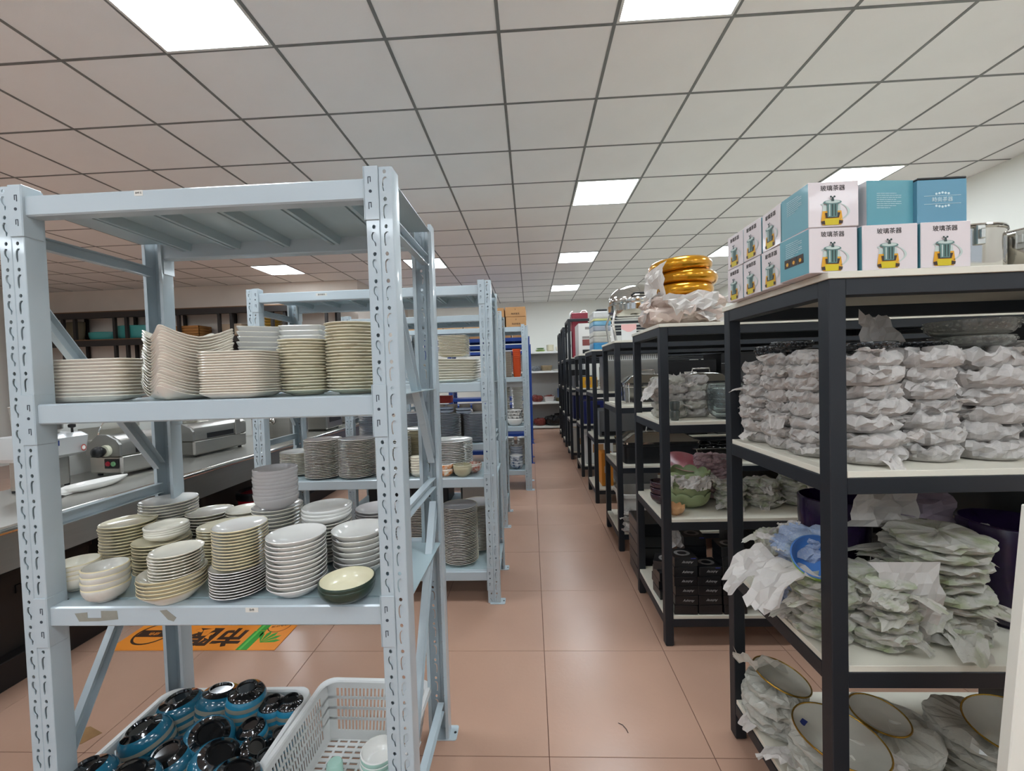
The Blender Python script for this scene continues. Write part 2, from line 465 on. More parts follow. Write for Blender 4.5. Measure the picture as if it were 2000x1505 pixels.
rack('deep blue rack farthest from the camera, beside the aisle end', -1.6, .02, 8.22, 8.76, (1.80, .9, .2), 4, 'deep blue racks', M['blue'], M['blue'], PB, 'storage_rack', False)

# price stickers and marks stuck on the beams
def sticker(label, x, y, z, w, h, s, size):
    t = thing('shelf_label', label, 'label', (x, y, z), 0, 'paper labels stuck on rack beams')
    MB().box(-w/2, w/2, -.0006, -.0001, -h/2, h/2).build('paper', mat('label_paper', 'd2d0c8', .7), t)
    text(s, size, M['ink'], t, facing(0, -.0008, 0))
sticker('white paper label under the lower plate shelf beam edge', -.782, 1.119, .742, .036, .013, '杂件', .0075)
sticker('tiny paper label on the topmost beam of the nearest rack', -1.04, 1.119, 1.884, .024, .015, '杂件五', .0062)
sticker('paper label near the outer end of the second rack top beam', -1.23, 2.504, 1.872, .066, .014, '盘类餐具', .011)
sticker('paper label midway on the second rack top beam', -.80, 2.504, 1.882, .05, .012, '盘类三', .010)
def stain(label, pts):
    o = MB().prism(pts, 1.1184, 1.1189, 'y').build('tape_residue', mat('tape_residue', '8f8d82', .8, var=(30, .3))); tag(o, label, 'tape mark')
stain('long greyish tape residue on the lower shelf beam', [(-1.292, .735), (-1.255, .738), (-1.255, .722), (-1.215, .722), (-1.215, .742), (-1.168, .742), (-1.166, .718), (-1.22, .713), (-1.28, .712)])
stain('short slanted tape residue on the lower shelf beam', [(-1.045, .742), (-1.025, .744), (-.998, .722), (-1.006, .711), (-1.022, .716)])

# ------------------------------------------------------------------ crockery
def plate_prof(R, h, foot=.58, t=.004):
    f = foot*R
    return [(0, .002), (f*.9, .002), (f*.96, 0), (f, 0), (f*1.04, .003), (R*.80, h*.45), (R*.94, h*.80), (R, h), (R-.0008, h+.0018), (R*.965, h*.93+.0015), (R*.80, h*.45+t), (f, .0075), (0, .006)]
def bowl_prof(R, H, foot=.42, t=.004):
    f = foot*R; p = [(0, .004), (f*.8, .004), (f*.88, 0), (f, 0), (f*1.02, .006)]
    n = 7
    for k in range(1, n+1):
        a = PI/2*k/n
        p.append((f*1.02+(R-f*1.02)*math.sin(a)**.9, .006+(H-.006)*(1-math.cos(a))))
    p.append((R-.001, H+.0018))
    for k in range(n, 0, -1):
        a = PI/2*k/n
        p.append((max(.004, f*1.02+(R-f*1.02)*math.sin(a)**.9-t), .006+t+(H-.006-t*.4)*(1-math.cos(a))))
    p.append((0, .010))
    return p
CR = {}
def crock(kind, R, h, ms, **k):
    key = (kind, round(R, 3), round(h, 3), tuple(m.name for m in ms), tuple(sorted(k.items())))
    if key in CR: return CR[key]
    n = k.pop('n', 36); sx = k.pop('sx', 1.0); sy = k.pop('sy', 1.0)
    pr = plate_prof(R, h, **k) if kind == 'plate' else bowl_prof(R, h, **k)
    b = MB()
    if len(ms) == 1: mi = 0
    elif kind == 'plate': mi = [0]*5+[0, 1, 1, 0]+[2 if len(ms) > 2 else 0]*3
    else:
        q = len(pr)-1; mi = [0]*11+[1, 1]+[2 if len(ms) > 2 else 0]*(q-13)
    b.lathe(pr, n, mi=mi, sx=sx, sy=sy)
    CR[key] = b.mesh(kind, list(ms), 50)
    return CR[key]
HEAP = MB(); HEAPM = []
def stack(name, cat, me, n, pitch, loc, noun, where, group, jit=.0015, lean=(0, 0), tilt=0.0, drop=0.0, far=False):
    """n like pieces on top of each other; each is a thing of its own, counted from the top"""
    for i in range(n):
        k = n-1-i
        if far:   # beyond the 300 plates that show largest: joined into one object at the end
            base = [m_ for m_ in me.materials]; idx = []
            for m_ in base:
                if m_ not in HEAPM: HEAPM.append(m_)
                idx.append(HEAPM.index(m_))
            jx = random.uniform(-jit, jit)
            HEAP.add([(v.co.x+loc[0]+jx, v.co.y+loc[1], v.co.z+loc[2]+.0012+i*pitch) for v in me.vertices], [tuple(p.vertices) for p in me.polygons], [idx[p.material_index] for p in me.polygons])
            continue
        o = link(name, me, None, (loc[0]+random.uniform(-jit, jit)+lean[0]*i/max(n-1, 1), loc[1]+random.uniform(-jit, jit)+lean[1]*i/max(n-1, 1), loc[2]+.0012+i*pitch+drop),
                 (random.uniform(-tilt, tilt), random.uniform(-tilt, tilt), random.uniform(0, 6)))
        tag(o, ('only ' if n == 1 else ORD[k]+' ')+noun+(' ' if n == 1 else ' of ')+where, cat, group)
C = dict(
    cream=mat('cream_glaze', 'e4dfd0', .16, var=(30, .10), coat=.3), warm=mat('ivory_glaze', 'e0d9c0', .16, var=(40, .12), coat=.3),
    wht=mat('white_glaze', 'e6e4df', .14, coat=.35), grey=mat('greyish_glaze', 'c2bdbc', .16, coat=.3),
    gold=mat('gilt_edge', 'd3c6a0', .3, .15), brown=mat('brown_edge', '8a6a4a', .4), dusty=mat('dusty_edge', 'e6dfc8', .4, var=(14, 1.0), col2='8a6b45', thr=(.60, .72)),
    dkpat=mat('dark_patterned_edge', '6f6468', .3), dgreen=mat('dark_green_glaze', '27382d', .3, coat=.2), ivory=mat('ivory_inside', 'e0d9bd', .2, coat=.3),
    band=mat('grey_line_glaze', 'a9acb4', .25, var=(60, .35)), bluegrey=mat('blue_grey_glaze', '9aa0ad', .25, var=(40, .3)),
    floral=mat('faint_floral_glaze', 'd2cfc6', .16, var=(26, .35), coat=.3), mint=mat('mint_glaze', 'aed2c4', .25, coat=.2),
)
GL = 'crockery on the lower shelf of the nearest rack'; GU = 'crockery on the upper shelf of the nearest rack'
ZL = .753; ZU = 1.322
# --- lower shelf
stack('bowl', 'bowl', crock('bowl', .056, .044, (C['cream'], C['gold'])), 4, .0125, (-1.398, 1.226, ZL), 'gilt-rimmed bowl', 'the bowl stack beside the outer rack post', GL)
stack('bowl', 'bowl', crock('bowl', .0545, .045, (C['floral'], C['gold'])), 4, .0173, (-1.240, 1.162, ZL), 'gilt-rimmed bowl', 'the second bowl stack from the outer post', GL)
stack('deep_plate', 'plate', crock('plate', .083, .036, (C['cream'], C['gold'])), 5, .0103, (-1.046, 1.170, ZL), 'wide deep plate', 'the pile under the small cream plates', GL)
stack('plate', 'plate', crock('plate', .065, .014, (C['cream'], C['cream'])), 10, .0085, (-1.028, 1.165, ZL+.050), 'small cream plate', 'the stack standing on wide deep plates', GL)
stack('plate', 'plate', crock('plate', .077, .015, (C['warm'], C['gold'])), 15, .0100, (-1.372, 1.370, ZL), 'ivory plate', 'the stack behind the two bowl stacks', GL)
stack('plate', 'plate', crock('plate', .079, .015, (C['warm'], C['gold'])), 10, .0102, (-1.228, 1.340, ZL), 'ivory plate', 'the stack under four small bowls', GL)
stack('bowl', 'bowl', crock('bowl', .061, .026, (C['cream'], C['cream'])), 4, .0072, (-1.215, 1.345, ZL+.103), 'small shallow bowl', 'the four bowls on ivory plates', GL)
stack('plate', 'plate', crock('plate', .089, .018, (C['wht'], C['cream'])), 18, .0100, (-1.345, 1.505, ZL), 'large white plate', 'the stack by the rear outer post', GL)
stack('plate', 'plate', crock('plate', .076, .015, (C['warm'], C['cream'], C['floral'])), 13, .0105, (-1.195, 1.51, ZL), 'floral plate', 'the rear stack facing the steel worktable', GL)
stack('plate', 'plate', crock('plate', .070, .015, (C['warm'], C['gold'])), 14, .0094, (-1.047, 1.370, ZL), 'ivory plate', 'the stack tucked behind the yellowish plates', GL)
stack('plate', 'plate', crock('plate', .076, .013, (C['dkpat'], C['wht'], C['floral'])), 10, .0080, (-.868, 1.198, ZL), 'dark-edged plate', 'the pile under the yellowish plates', GL)
stack('plate', 'plate', crock('plate', .071, .016, (C['warm'], C['gold'], C['wht'])), 13, .0086, (-.858, 1.195, ZL+.080), 'yellowish plate', 'the stack on the dark-edged plates', GL)
stack('plate', 'plate', crock('plate', .081, .030, (C['wht'], C['wht'])), 12, .0124, (-.698, 1.205, ZL), 'white coupe plate', 'the tall stack beside the green bowls', GL)
stack('plate', 'plate', crock('plate', .081, .018, (C['wht'], C['cream'])), 14, .0122, (-.903, 1.450, ZL), 'white plate', 'the stack under the tall grey bowls', GL)
stack('bowl', 'bowl', crock('bowl', .071, .045, (C['grey'], C['grey'])), 9, .0122, (-.905, 1.450, ZL+.166), 'grey glossy bowl', 'the tallest bowl stack on the lower shelf', GL)
stack('plate', 'plate', crock('plate', .080, .016, (C['wht'], C['cream'])), 12, .0109, (-.711, 1.42, ZL), 'white plate', 'the stack under three wide shallow bowls', GL)
stack('bowl', 'bowl', crock('bowl', .081, .030, (C['wht'], C['wht'])), 3, .012, (-.711, 1.42, ZL+.127), 'wide shallow bowl', 'the three behind the tall white stack', GL)
stack('deep_plate', 'plate', crock('plate', .083, .036, (C['wht'], C['wht'])), 7, .0168, (-.560, 1.325, ZL), 'thick white dish', 'the stack against the perforated post', GL)
stack('plate', 'plate', crock('plate', .075, .018, (C['grey'], C['grey']), n=24), 14, .0100, (-.565, 1.50, ZL), 'pale plate', 'the rear stack behind the thick dishes', GL, far=True)
stack('plate', 'plate', crock('plate', .070, .018, (C['cream'], C['cream']), n=24), 14, .0098, (-1.06, 1.52, ZL), 'cream plate', 'the rear stack between the floral plates and grey bowls', GL)
gb = crock('bowl', .076, .044, (C['dgreen'], C['dgreen'], C['ivory']), foot=.5)
stack('bowl', 'bowl', gb, 2, .010, (-.530, 1.158, ZL), 'dark green bowl with ivory inside', 'the pair at the beam edge', GL)

# --- upper shelf: rectangular, wavy and round plates
def rsub(a, b, r, m=6):
    o = rrect(a, b, r, 4); out = []
    for k in range(4):
        out += o[k*5:k*5+5]; p, q = o[k*5+4], o[(k*5+5) % 20]
        out += [(p[0]+(q[0]-p[0])*t/m, p[1]+(q[1]-p[1])*t/m) for t in range(1, m)]
    return out
def rect_plate(a, b, h, r, m, wave=0.0, t=.0035, flare=.72):
    def ring(s, z, w=0.0, dr=0.0):
        out = []
        for (x, y) in rsub(a*s+dr, b*s+dr, r*s):
            zz = z + w*max(0.0, (abs(x)/a)*(abs(y)/b))**1.6
            out.append((x, y, zz))
        return out
    R_ = [ring(flare*.95, 0), ring(flare, 0.0006), ring(.86, h*.45, wave*.4), ring(1, h, wave), ring(1, h+.002, wave, -.0006), ring(.86, h*.45+t, wave*.4), ring(flare, t+.001), ring(.3, t+.001)]
    bb = MB(); bb.loft(R_, [0, 0, 0, 1, 1, 0, 0]); return bb.mesh('plate', [m, C['cream']], 40)
def rstack(me, n, pitch, loc, rz, noun, where, jz=.02, jit=.0015, name='rectangular_plate', lean=(0, 0)):
    for i in range(n):
        o = link(name, me, None, (loc[0]+random.uniform(-jit, jit)+lean[0]*i, loc[1]+random.uniform(-jit, jit)+lean[1]*i, loc[2]+.0012+i*pitch), (0, 0, rz+random.uniform(-jz, jz)))
        tag(o, ORD[n-1-i]+' '+noun+' of '+where, 'plate', GU)
ur = mat('unglazed_cream', 'e8ded1', .35, var=(20, .10))
rstack(rect_plate(.150, .046, .016, .028, ur, t=.0045), 12, .0097, (-1.325, 1.228, ZU), .0, 'rectangular plate', 'the low stack by the outer post')
rstack(rect_plate(.092, .092, .010, .012, ur, wave=.034), 21, .0083, (-1.035, 1.245, ZU), -.61, 'wavy square plate', 'the stack with upturned corners', jz=.03, lean=(.0006, 0), name='wavy_plate')
rstack(rect_plate(.093, .070, .015, .030, ur), 17, .0071, (-.832, 1.200, ZU), -.03, 'cream rectangular plate', 'the stack in the middle of the beam')
sq = rect_plate(.070, .070, .036, .010, C['wht'], flare=.62)
rstack(sq, 12, .0175, (-.945, 1.47, ZU), .55, 'white square dish', 'the rear stack beside the wavy plates', name='square_dish')
rstack(sq, 12, .0175, (-.785, 1.48, ZU), .12, 'white square dish', 'the rear stack behind the round plates', name='square_dish')
stack('plate', 'plate', crock('plate', .077, .014, (C['warm'], C['dusty'])), 18, .0088, (-.688, 1.285, ZU), 'dusty round plate', 'the shorter dusty stack on the upper shelf', GU, jit=.002, tilt=.01)
stack('plate', 'plate', crock('plate', .083, .014, (C['warm'], C['dusty'])), 22, .0092, (-.535, 1.285, ZU), 'dusty round plate', 'the taller dusty stack beside the post', GU, jit=.002, tilt=.01)

# --- second rack
G2 = 'crockery on the second pale blue rack'
dk = crock('plate', .112, .015, (mat('grey_gap_shade', '96918c', .35), C['cream'], C['grey']))  # darker bodies paint the shade between stacked plates into the colour
z3 = .753
stack('plate', 'plate', crock('plate', .115, .018, (C['cream'], C['cream'], C['wht'])), 14, .0100, (-1.53, 2.72, z3), 'cream plate', 'the short stack by the second rack outer post', G2)
stack('plate', 'plate', dk, 24, .0097, (-1.318, 2.62, z3), 'grey-topped plate', 'the first tall stack behind the grey bowls', G2)
stack('plate', 'plate', dk, 24, .0097, (-1.100, 2.62, z3), 'grey-topped plate', 'the second tall stack behind the grey bowls', G2)
stack('plate', 'plate', dk, 23, .0097, (-.875, 2.63, z3), 'grey-topped plate', 'the tall stack hidden behind the post', G2, far=True)
stack('plate', 'plate', crock('plate', .115, .018, (C['warm'], C['gold'], C['wht']), n=24), 25, .0102, (-.76, 2.84, z3), 'ivory plate', 'the rear stack behind the diagonal brace', G2, far=True)
stack('plate', 'plate', crock('plate', .134, .020, (C['wht'], C['wht'], C['wht'])), 18, .0106, (-.520, 2.72, z3), 'large white plate', 'the broad stack behind the orange cups', G2)
stack('cup', 'cup', crock('bowl', .036, .030, (C['cream'], C['warm'])), 7, .0155, (-.715, 2.575, z3), 'small ribbed cup', 'the cup stack by the brace', G2)
orn = mat('orange_flower_glaze', 'e8e2d0', .2, var=(38, 1.0), col2='d9791c', coat=.3)
stack('cup', 'cup', crock('bowl', .050, .042, (orn, C['wht'], C['wht']), foot=.6), 2, .030, (-.540, 2.585, z3), 'orange flower-patterned cup', 'the pair on the middle shelf', G2)
bei = mat('beige_glaze', 'b3ab8e', .35)
stack('bowl', 'bowl', crock('bowl', .056, .055, (bei, bei), foot=.55), 2, .012, (-.432, 2.57, z3), 'beige cup-shaped bowl', 'the pair beside the orange cups', G2)
flr = mat('red_flower_glaze', 'ddd5c6', .25, var=(50, 1.0), col2='b8614c')
stack('bowl', 'bowl', crock('bowl', .052, .045, (flr, C['wht'])), 2, .012, (-.375, 2.66, z3), 'red-flowered bowl', 'the pair behind the beige bowls', G2)
# upper level: rectangular dishes
G2u = 'rectangular dishes on the second rack'
rp = rect_plate(.090, .105, .012, .02, C['warm'])
for i in range(13):
    o = link('rectangular_dish', rp, None, (-.475+random.uniform(-.002, .002), 2.67, 1.482+i*.0095), (0, 0, .02)); tag(o, ORD[12-i]+' rectangular dish of the even stack on slanted dishes', 'dish', G2u)
rp2 = rect_plate(.135, .080, .016, .012, C['cream'])
for i in range(9):
    o = link('slanted_dish', rp2, None, (-.452+random.uniform(-.006, .006), 2.64, 1.325+i*.0155), (0, .04*(i/8), -.12+.05*random.random())); tag(o, ORD[8-i]+' slanted dish of the pile under the even dishes', 'dish', G2u)
stack('dish', 'dish', crock('plate', .09, .02, (C['wht'], C['cream'])), 11, .012, (-.70, 2.72, 1.322), 'white dish', 'the stack beside the slanted dishes', G2u)
# bottom level
pl = crock('plate', .112, .018, (C['warm'], C['cream'], C['grey']), n=24)
stack('plate', 'plate', pl, 34, .0103, (-.474, 2.665, .19), 'cream plate', 'the tall stack low on the second rack', 'tall plate stacks low on the second rack')
stack('plate', 'plate', pl, 31, .0098, (-.385, 2.87, .19), 'cream plate', 'the stack behind the tall low stack', 'tall plate stacks low on the second rack', far=True)
stack('plate', 'plate', pl, 35, .0103, (-.735, 2.69, .19), 'cream plate', 'the low stack behind the first brace', 'tall plate stacks low on the second rack', far=True)

# --- third rack: grey-blue plates and cups, seen through the second one
G3 = 'grey plates on the third rack'
g3 = crock('plate', .118, .016, (mat('slate_gap_shade', '6f7480', .35), mat('pale_slate_edge', 'b9bdc9', .3), C['wht']), n=24)  # slate body darkened to stand in for shade in the plate gaps
for k, (x, y, n, wh) in enumerate([(-.775, 3.93, 25, 'the stack beside the second rack post'), (-.515, 3.93, 25, 'the stack behind the second rack post'), (-1.50, 3.93, 25, 'the outermost grey stack'), (-1.10, 3.95, 27, 'the grey stack behind the diagonal brace')]):
    stack('plate', 'plate', g3, int(n*.76), .0136, (x, y, .753), 'grey-blue plate', wh, G3, far=True)
cupm = mat('taupe_glaze', '9b8f84', .4, var=(12, .2)); crm = mat('pale_taupe_glaze', 'b5a999', .4)
for k, (x, m_) in enumerate([(-.885, crm), (-.77, crm), (-.645, cupm), (-.52, cupm)]):
    stack('cup', 'cup', crock('bowl', .055, .075, (m_, m_), foot=.85, n=20), 4, .085, (x, 4.10, .753), 'taupe straight-sided cup', ('the first', 'the second', 'the third', 'the fourth')[k]+' cup pile on the third rack', 'taupe cups on the third rack')
for k, x in enumerate((-.80, -.63)):
    stack('lid_dish', 'dish', crock('bowl', .075, .03, (C['bluegrey'], C['bluegrey']), n=20), 2, .026, (x, 3.95, 1.012 if k == 0 else 1.0), 'shallow grey dish', ('the pair on the grey plates', 'the pair between grey stacks')[k], G3)
rb = MB().box(-.08, .08, 0, .12, 0, .07, b=.003).build('red_carton', mat('red_carton', 'b0382c', .6), None, None, (-.86, 4.1, 1.1)); 
tag(rb, 'small red carton on top of the taupe cups', 'box')
MB().box(-.06, -.03, -.001, 0, .02, .055).build('label_patch', M['white'], rb)

# lower level of the third rack: a brushed steel box and black crates
b = MB(); b.box(-.17, .17, -.12, .12, 0, .17, b=.02); b.box(-.18, .18, -.13, .13, .17, .235, b=.03); o = b.build('steel_box', M['steel'], None, 30, (-.50, 3.96, .19)); tag(o, 'brushed steel box low on the third rack', 'box')
for k, x in enumerate((-.95, -1.35)):
    b = MB(); b.box(-.17, .17, -.15, .15, 0, .30, b=.01); b.box(-.18, .18, -.16, .16, .28, .31, b=.005)
    o = b.build('black_crate', M['black'], None, None, (x, 3.98, .19)); tag(o, 'black crate low on the third rack '+('beside the steel box', 'farther from the aisle')[k], 'crate', 'black crates low on the third rack')
# --- fourth rack
G4 = 'stacks on the fourth rack'
ornp = mat('orange_plastic', 'e2571f', .35)
def basket_cup(w, h, m): 
    b = MB(); b.loft([[(x, y, z) for x, y in rrect(w*s, w*s, w*.3, 3)] for s, z in ((.80, 0), (.98, h), (1.08, h), (1.08, h-.008), (.96, h-.008), (.95, h), (.80, .004))], 0); return b.mesh('cup', m, 40)
oc = basket_cup(.047, .06, ornp)
for i in range(12):
    o = link('plastic_cup', oc, None, (-.158, 5.07, 1.325+i*.0245)); tag(o, ORD[11-i]+' orange plastic cup of the bright stack on the last pale rack', 'cup', G4)
bro = rect_plate(.046, .10, .012, .01, mat('brown_clay', '9a7c68', .6))
for i in range(22):
    o = link('brown_tray', bro, None, (-.262, 5.07, 1.326+i*.0135)); tag(o, ORD[21-i]+' brown tray of the stack beside the orange cups', 'tray', G4)
pw = crock('plate', .075, .018, (C['wht'], C['cream']), n=24)
stack('plate', 'plate', pw, 27, .0165, (-.17, 5.22, .749), 'white dish', 'the tall stack behind the patterned bowls', G4, far=True)
stack('plate', 'plate', crock('plate', .07, .018, (C['cream'], C['cream']), n=24), 27, .0165, (-.325, 5.22, .749), 'cream dish', 'the second tall stack on the last pale rack', G4, far=True)
ptn = mat('black_motif_glaze', 'd5d3cc', .25, var=(32, 1.0), col2='2b2a33', coat=.2)
stack('bowl', 'bowl', crock('bowl', .093, .085, (C['wht'], C['wht']), n=28), 1, .03, (-.20, 5.045, .749), 'white serving bowl', 'under the black-patterned bowls', G4)
stack('bowl', 'bowl', crock('bowl', .095, .07, (ptn, C['wht'], C['wht']), n=28), 3, .034, (-.20, 5.045, .795), 'black-patterned white bowl', 'the tilted pile on the last pale rack', G4, tilt=.04)
bws = mat('blue_stripe_glaze', 'ccd3da', .25, var=(30, 1.0), col2='39506f', coat=.2)
stack('bowl', 'bowl', crock('bowl', .078, .06, (bws, C['wht'], C['wht']), n=28), 4, .032, (-.195, 5.05, .235), 'blue-patterned bowl', 'the upright pile low on the last rack', G4)
stack('bowl', 'bowl', crock('bowl', .078, .06, (C['bluegrey'], C['wht'], C['grey']), n=28), 5, .03, (-.20, 5.23, .30), 'grey-blue bowl', 'the pile behind the blue-patterned bowls', G4, tilt=.08)
stack('plate', 'plate', pw, 20, .0165, (-.12, 5.32, .235), 'white dish', 'the rear stack low on the last pale rack', G4, far=True)
stack('plate', 'plate', pw, 20, .0165, (-.30, 5.32, .235), 'white dish', 'the low stack farther from the aisle', G4, far=True)
# cardboard cartons on the last pale rack and on the blue racks
def carton(name, label, x0, x1, y0, y1, z0, z1, group, marks=True):
    t = thing(name, label, 'carton', ((x0+x1)/2, (y0+y1)/2, z0), random.uniform(-.02, .02), group)
    a, b_, h = (x1-x0)/2, (y1-y0)/2, z1-z0
    MB().box(-a, a, -b_, b_, 0, h, b=.003).build('carton_body', M['card'], t)
    MB().box(-a*.97, a*.97, -.02, .02, h, h+.0008).build('tape', mat('carton_tape', '9c7a50', .3), t)
    if marks:
        text('陶瓷餐具', h*.22, M['ink'], t, facing(0, -b_-.0006, h*.28))
        text('Y', h*.25, M['ink'], t, facing(0, -b_-.0006, h*.72))
    return t
GC = 'cardboard cartons on the last pale blue rack'
carton('carton', 'upper cardboard carton of the pair above the last rack post', -.27, -.035, 4.97, 5.38, 2.026, 2.138, GC)
carton('carton', 'lower cardboard carton of the pair above the last rack post', -.27, -.035, 4.97, 5.38, 1.908, 2.022, GC)
carton('carton', 'upper cardboard carton beside the pair above the last rack', -.52, -.285, 4.97, 5.38, 2.024, 2.132, GC)
carton('carton', 'lower cardboard carton beside the pair above the last rack', -.52, -.285, 4.97, 5.38, 1.908, 2.020, GC)
for k in range(4):
    carton('carton', ('cardboard carton in the single row, next to the double pile', 'cardboard carton in the single row, second from the double pile', 'cardboard carton in the single row, third from the double pile', 'cardboard carton at the outer end of the single row')[k], -.765-.24*k, -.535-.24*k, 4.98, 5.36, 1.908, 2.008, GC)
GB = 'small cartons on the deep blue rack'
for k in range(6):
    carton('small_carton', 'small brown carton on the deep blue rack, '+('nearest the aisle', 'second from the aisle', 'third from the aisle', 'fourth from the aisle', 'fifth from the aisle', 'sixth from the aisle')[k], -.255-.215*k, -.065-.215*k, 6.47, 6.85, 1.908, 1.998, GB, False)

hp = HEAP.build('stacked_plates', HEAPM, None, 50); tag(hp, 'remaining stacked plates deeper in the pale blue racks', 'plates', None, 'stuff')
# ------------------------------------------------------------------ charcoal shelving along the aisle
def dark_shelf(label, X0, X1, Y0, Y1, levels, H=None, w=.04):
    """levels: heights of board tops, topmost first; H: post height when the frame rises above the top board"""
    t = thing('charcoal_shelf', label, 'shelf', (X0, Y0, 0), 0, 'charcoal framed shelves with white boards')
    W, D = X1-X0, Y1-Y0; top = H or levels[0]-.016
    for x in (0, W-w):
        for y in (0, D-w):
            p = MB().box(x, x+w, y, y+w, .004, top, b=.002).build('post', M['dark'], t)
            MB().box(x+.004, x+w-.004, y+.004, y+w-.004, 0, .0045).build('foot_cap', M['black'], p)
    zs = [z for z in levels]
    for i, z in enumerate(zs):
        a = z-.016
        for q in ((w, W-w, .001, w-.001), (w, W-w, D-w+.001, D-.001), (.001, w-.001, w, D-w), (W-w+.001, W-.001, w, D-w)):
            MB().box(*q, a-.04, a, b=.0015).build('rail', M['dark'], t)
        MB().box(W/2-w/2, W/2+w/2, w, D-w, a-.04, a-.002).build('cross_rail', M['dark'], t)
        if i == 0 and not H: q = (-.004, W+.004, -.004, D+.004)
        else: q = (w+.001, W-w-.001, .002, D-.002)
        b = MB(); b.box(*q, a, z, b=.0012)
        if not (i == 0 and not H):
            b.box(.004, w+.001, w+.001, D-w-.001, a, z, b=.0012); b.box(W-w-.001, W-.004, w+.001, D-w-.001, a, z, b=.0012)
        b.build('board', M['board'], t)
    if H:
        for q in ((w, W-w, .001, w-.001), (w, W-w, D-w+.001, D-.001), (.001, w-.001, w, D-w), (W-w+.001, W-.001, w, D-w)):
            MB().box(*q, H-.04, H, b=.0015).build('rail', M['dark'], t)
    return t
LV = (1.585, 1.108, .632, .152)
dark_shelf('charcoal shelf nearest the camera, with teapot boxes on top', .713, 3.25, 1.05, 1.60, LV)
dark_shelf('charcoal shelf second in the row, with gold rings on top', .628, 3.25, 2.094, 2.64, LV)
dark_shelf('charcoal shelf third in the row, under the round chafing dish', .632, 3.25, 3.209, 3.76, (1.588, 1.10, .648, .146))
dark_shelf('charcoal shelf fourth in the row, under plastic-wrapped packs', .635, 3.25, 4.395, 4.95, (1.585, 1.15, .68, .15))
dark_shelf('charcoal shelf fifth in the row, under a white oven box', .628, 3.25, 5.523, 6.05, (1.585, 1.15, .68, .15))
dark_shelf('tall charcoal shelf sixth in the row, with a red carton', .596, 3.25, 6.64, 7.2, (1.585, 1.1, .62, .12), 2.18)
dark_shelf('tall charcoal shelf seventh in the row, before the last one', .600, 3.25, 7.75, 8.3, (1.585, 1.1, .62, .12), 2.17)
dark_shelf('tall charcoal shelf last in the row, near the far wall', .610, 3.25, 8.87, 9.42, (1.585, 1.1, .62, .12), 2.165)

# ------------------------------------------------------------------ teapot boxes
teal = mat('teal_card', '5a97a3', .35, var=(14, .06), coat=.15); teald = mat('blue_card', '5c8fa6', .35, coat=.15)
bw = mat('white_card', 'd6cccc', .4, coat=.15); amber = mat('amber_print', 'd49a1e', .4); yel = mat('yellow_print', 'c8b414', .4)
pgreen = mat('green_grey_print', '5d7d78', .4); pdark = mat('dark_print', '3b2c22', .5); pgl = mat('pale_glass_print', 'b9c6bf', .4); pw_ = mat('white_print', 'c6dadd', .5)
def pot_print():
    """flat teapot picture, about 1 high, in local xy"""
    b = MB(); e = .0004
    def poly(pts, mi, l=0): b.add([(x, y, .0003+l*e) for x, y in pts], [tuple(range(len(pts)))], mi)
    def ell(cx, cy, a, c, mi, l=0, n=18, a0=0, a1=2*PI): poly([(cx+a*math.cos(a0+(a1-a0)*k/n), cy+c*math.sin(a0+(a1-a0)*k/n)) for k in range(n if a1-a0 > 6.2 else n+1)], mi, l)
    poly([(-.30, .62), (.27, .62), (.30, .40), (-.33, .40)], 3)                       # clear upper glass
    poly([(-.40, .66), (-.27, .70), (-.29, .60)], 3)                                  # spout
    poly([(-.33, .44), (.31, .44), (.36, .10), (.30, .0), (-.32, .0), (-.38, .10)], 0, 1)  # tea
    poly([(-.26, .20), (.24, .20), (.20, .0), (-.24, .0)], 1, 2)
    poly([(-.38, .12), (-.26, .14), (-.24, .02), (-.36, .03)], 4, 3); poly([(.36, .12), (.22, .14), (.22, .02), (.34, .03)], 4, 3)
    poly([(-.25, .38), (.27, .38), (.22, .22), (-.22, .22)], 4, 3)
    poly([(-.19, .68), (.19, .68), (.16, .24), (-.16, .24)], 2, 4)
    for x in (-.10, 0, .10): poly([(x-.022, .64), (x+.022, .64), (x+.018, .27), (x-.018, .27)], 3 if x < 0 else 5, 5)
    ell(0, .70, .31, .075, 2, 5); ell(0, .715, .25, .05, 3, 6); poly([(-.05, .73), (.05, .73), (.03, .86), (-.03, .86)], 5, 7)
    ell(-.06, .87, .035, .03, 5, 7); ell(.06, .87, .035, .03, 5, 7)
    n = 14; outer = [(.30+.30*math.sin(PI*k/n)**.8*(1.0), .66-.5*k/n) for k in range(n+1)]; inner = [(.30+.22*math.sin(PI*k/n)**.8, .64-.46*k/n) for k in range(n+1)]
    vs = [(x, y, .0003+e) for x, y in outer]+[(x, y, .0003+e) for x, y in inner]
    b.add(vs, [(k, k+1, n+2+k, n+1+k) for k in range(n)], 3)
    return b
POTM = pot_print().mesh('printed_teapot', [amber, yel, pgreen, pgl, pdark, mat('deep_green_print', '32433f', .5)], recalc=False)
def lines_mesh(w, h, n, m):
    b = MB()
    for i in range(n):
        ww = w*(1 if i % 3 else .8)*(.55 if i == n-1 else 1); y = h/2-h*i/(n-1); x = -w/2; random.seed(i+5)
        while x < -w/2+ww:
            l = random.uniform(.06, .2)*w; b.box(x, min(x+l, -w/2+ww), y-.0006, y+.0006, 0, .0003); x += l+.02*w
    random.seed(11)
    return b.mesh('printed_lines', m)
LINES = lines_mesh(.062, .034, 8, pw_)
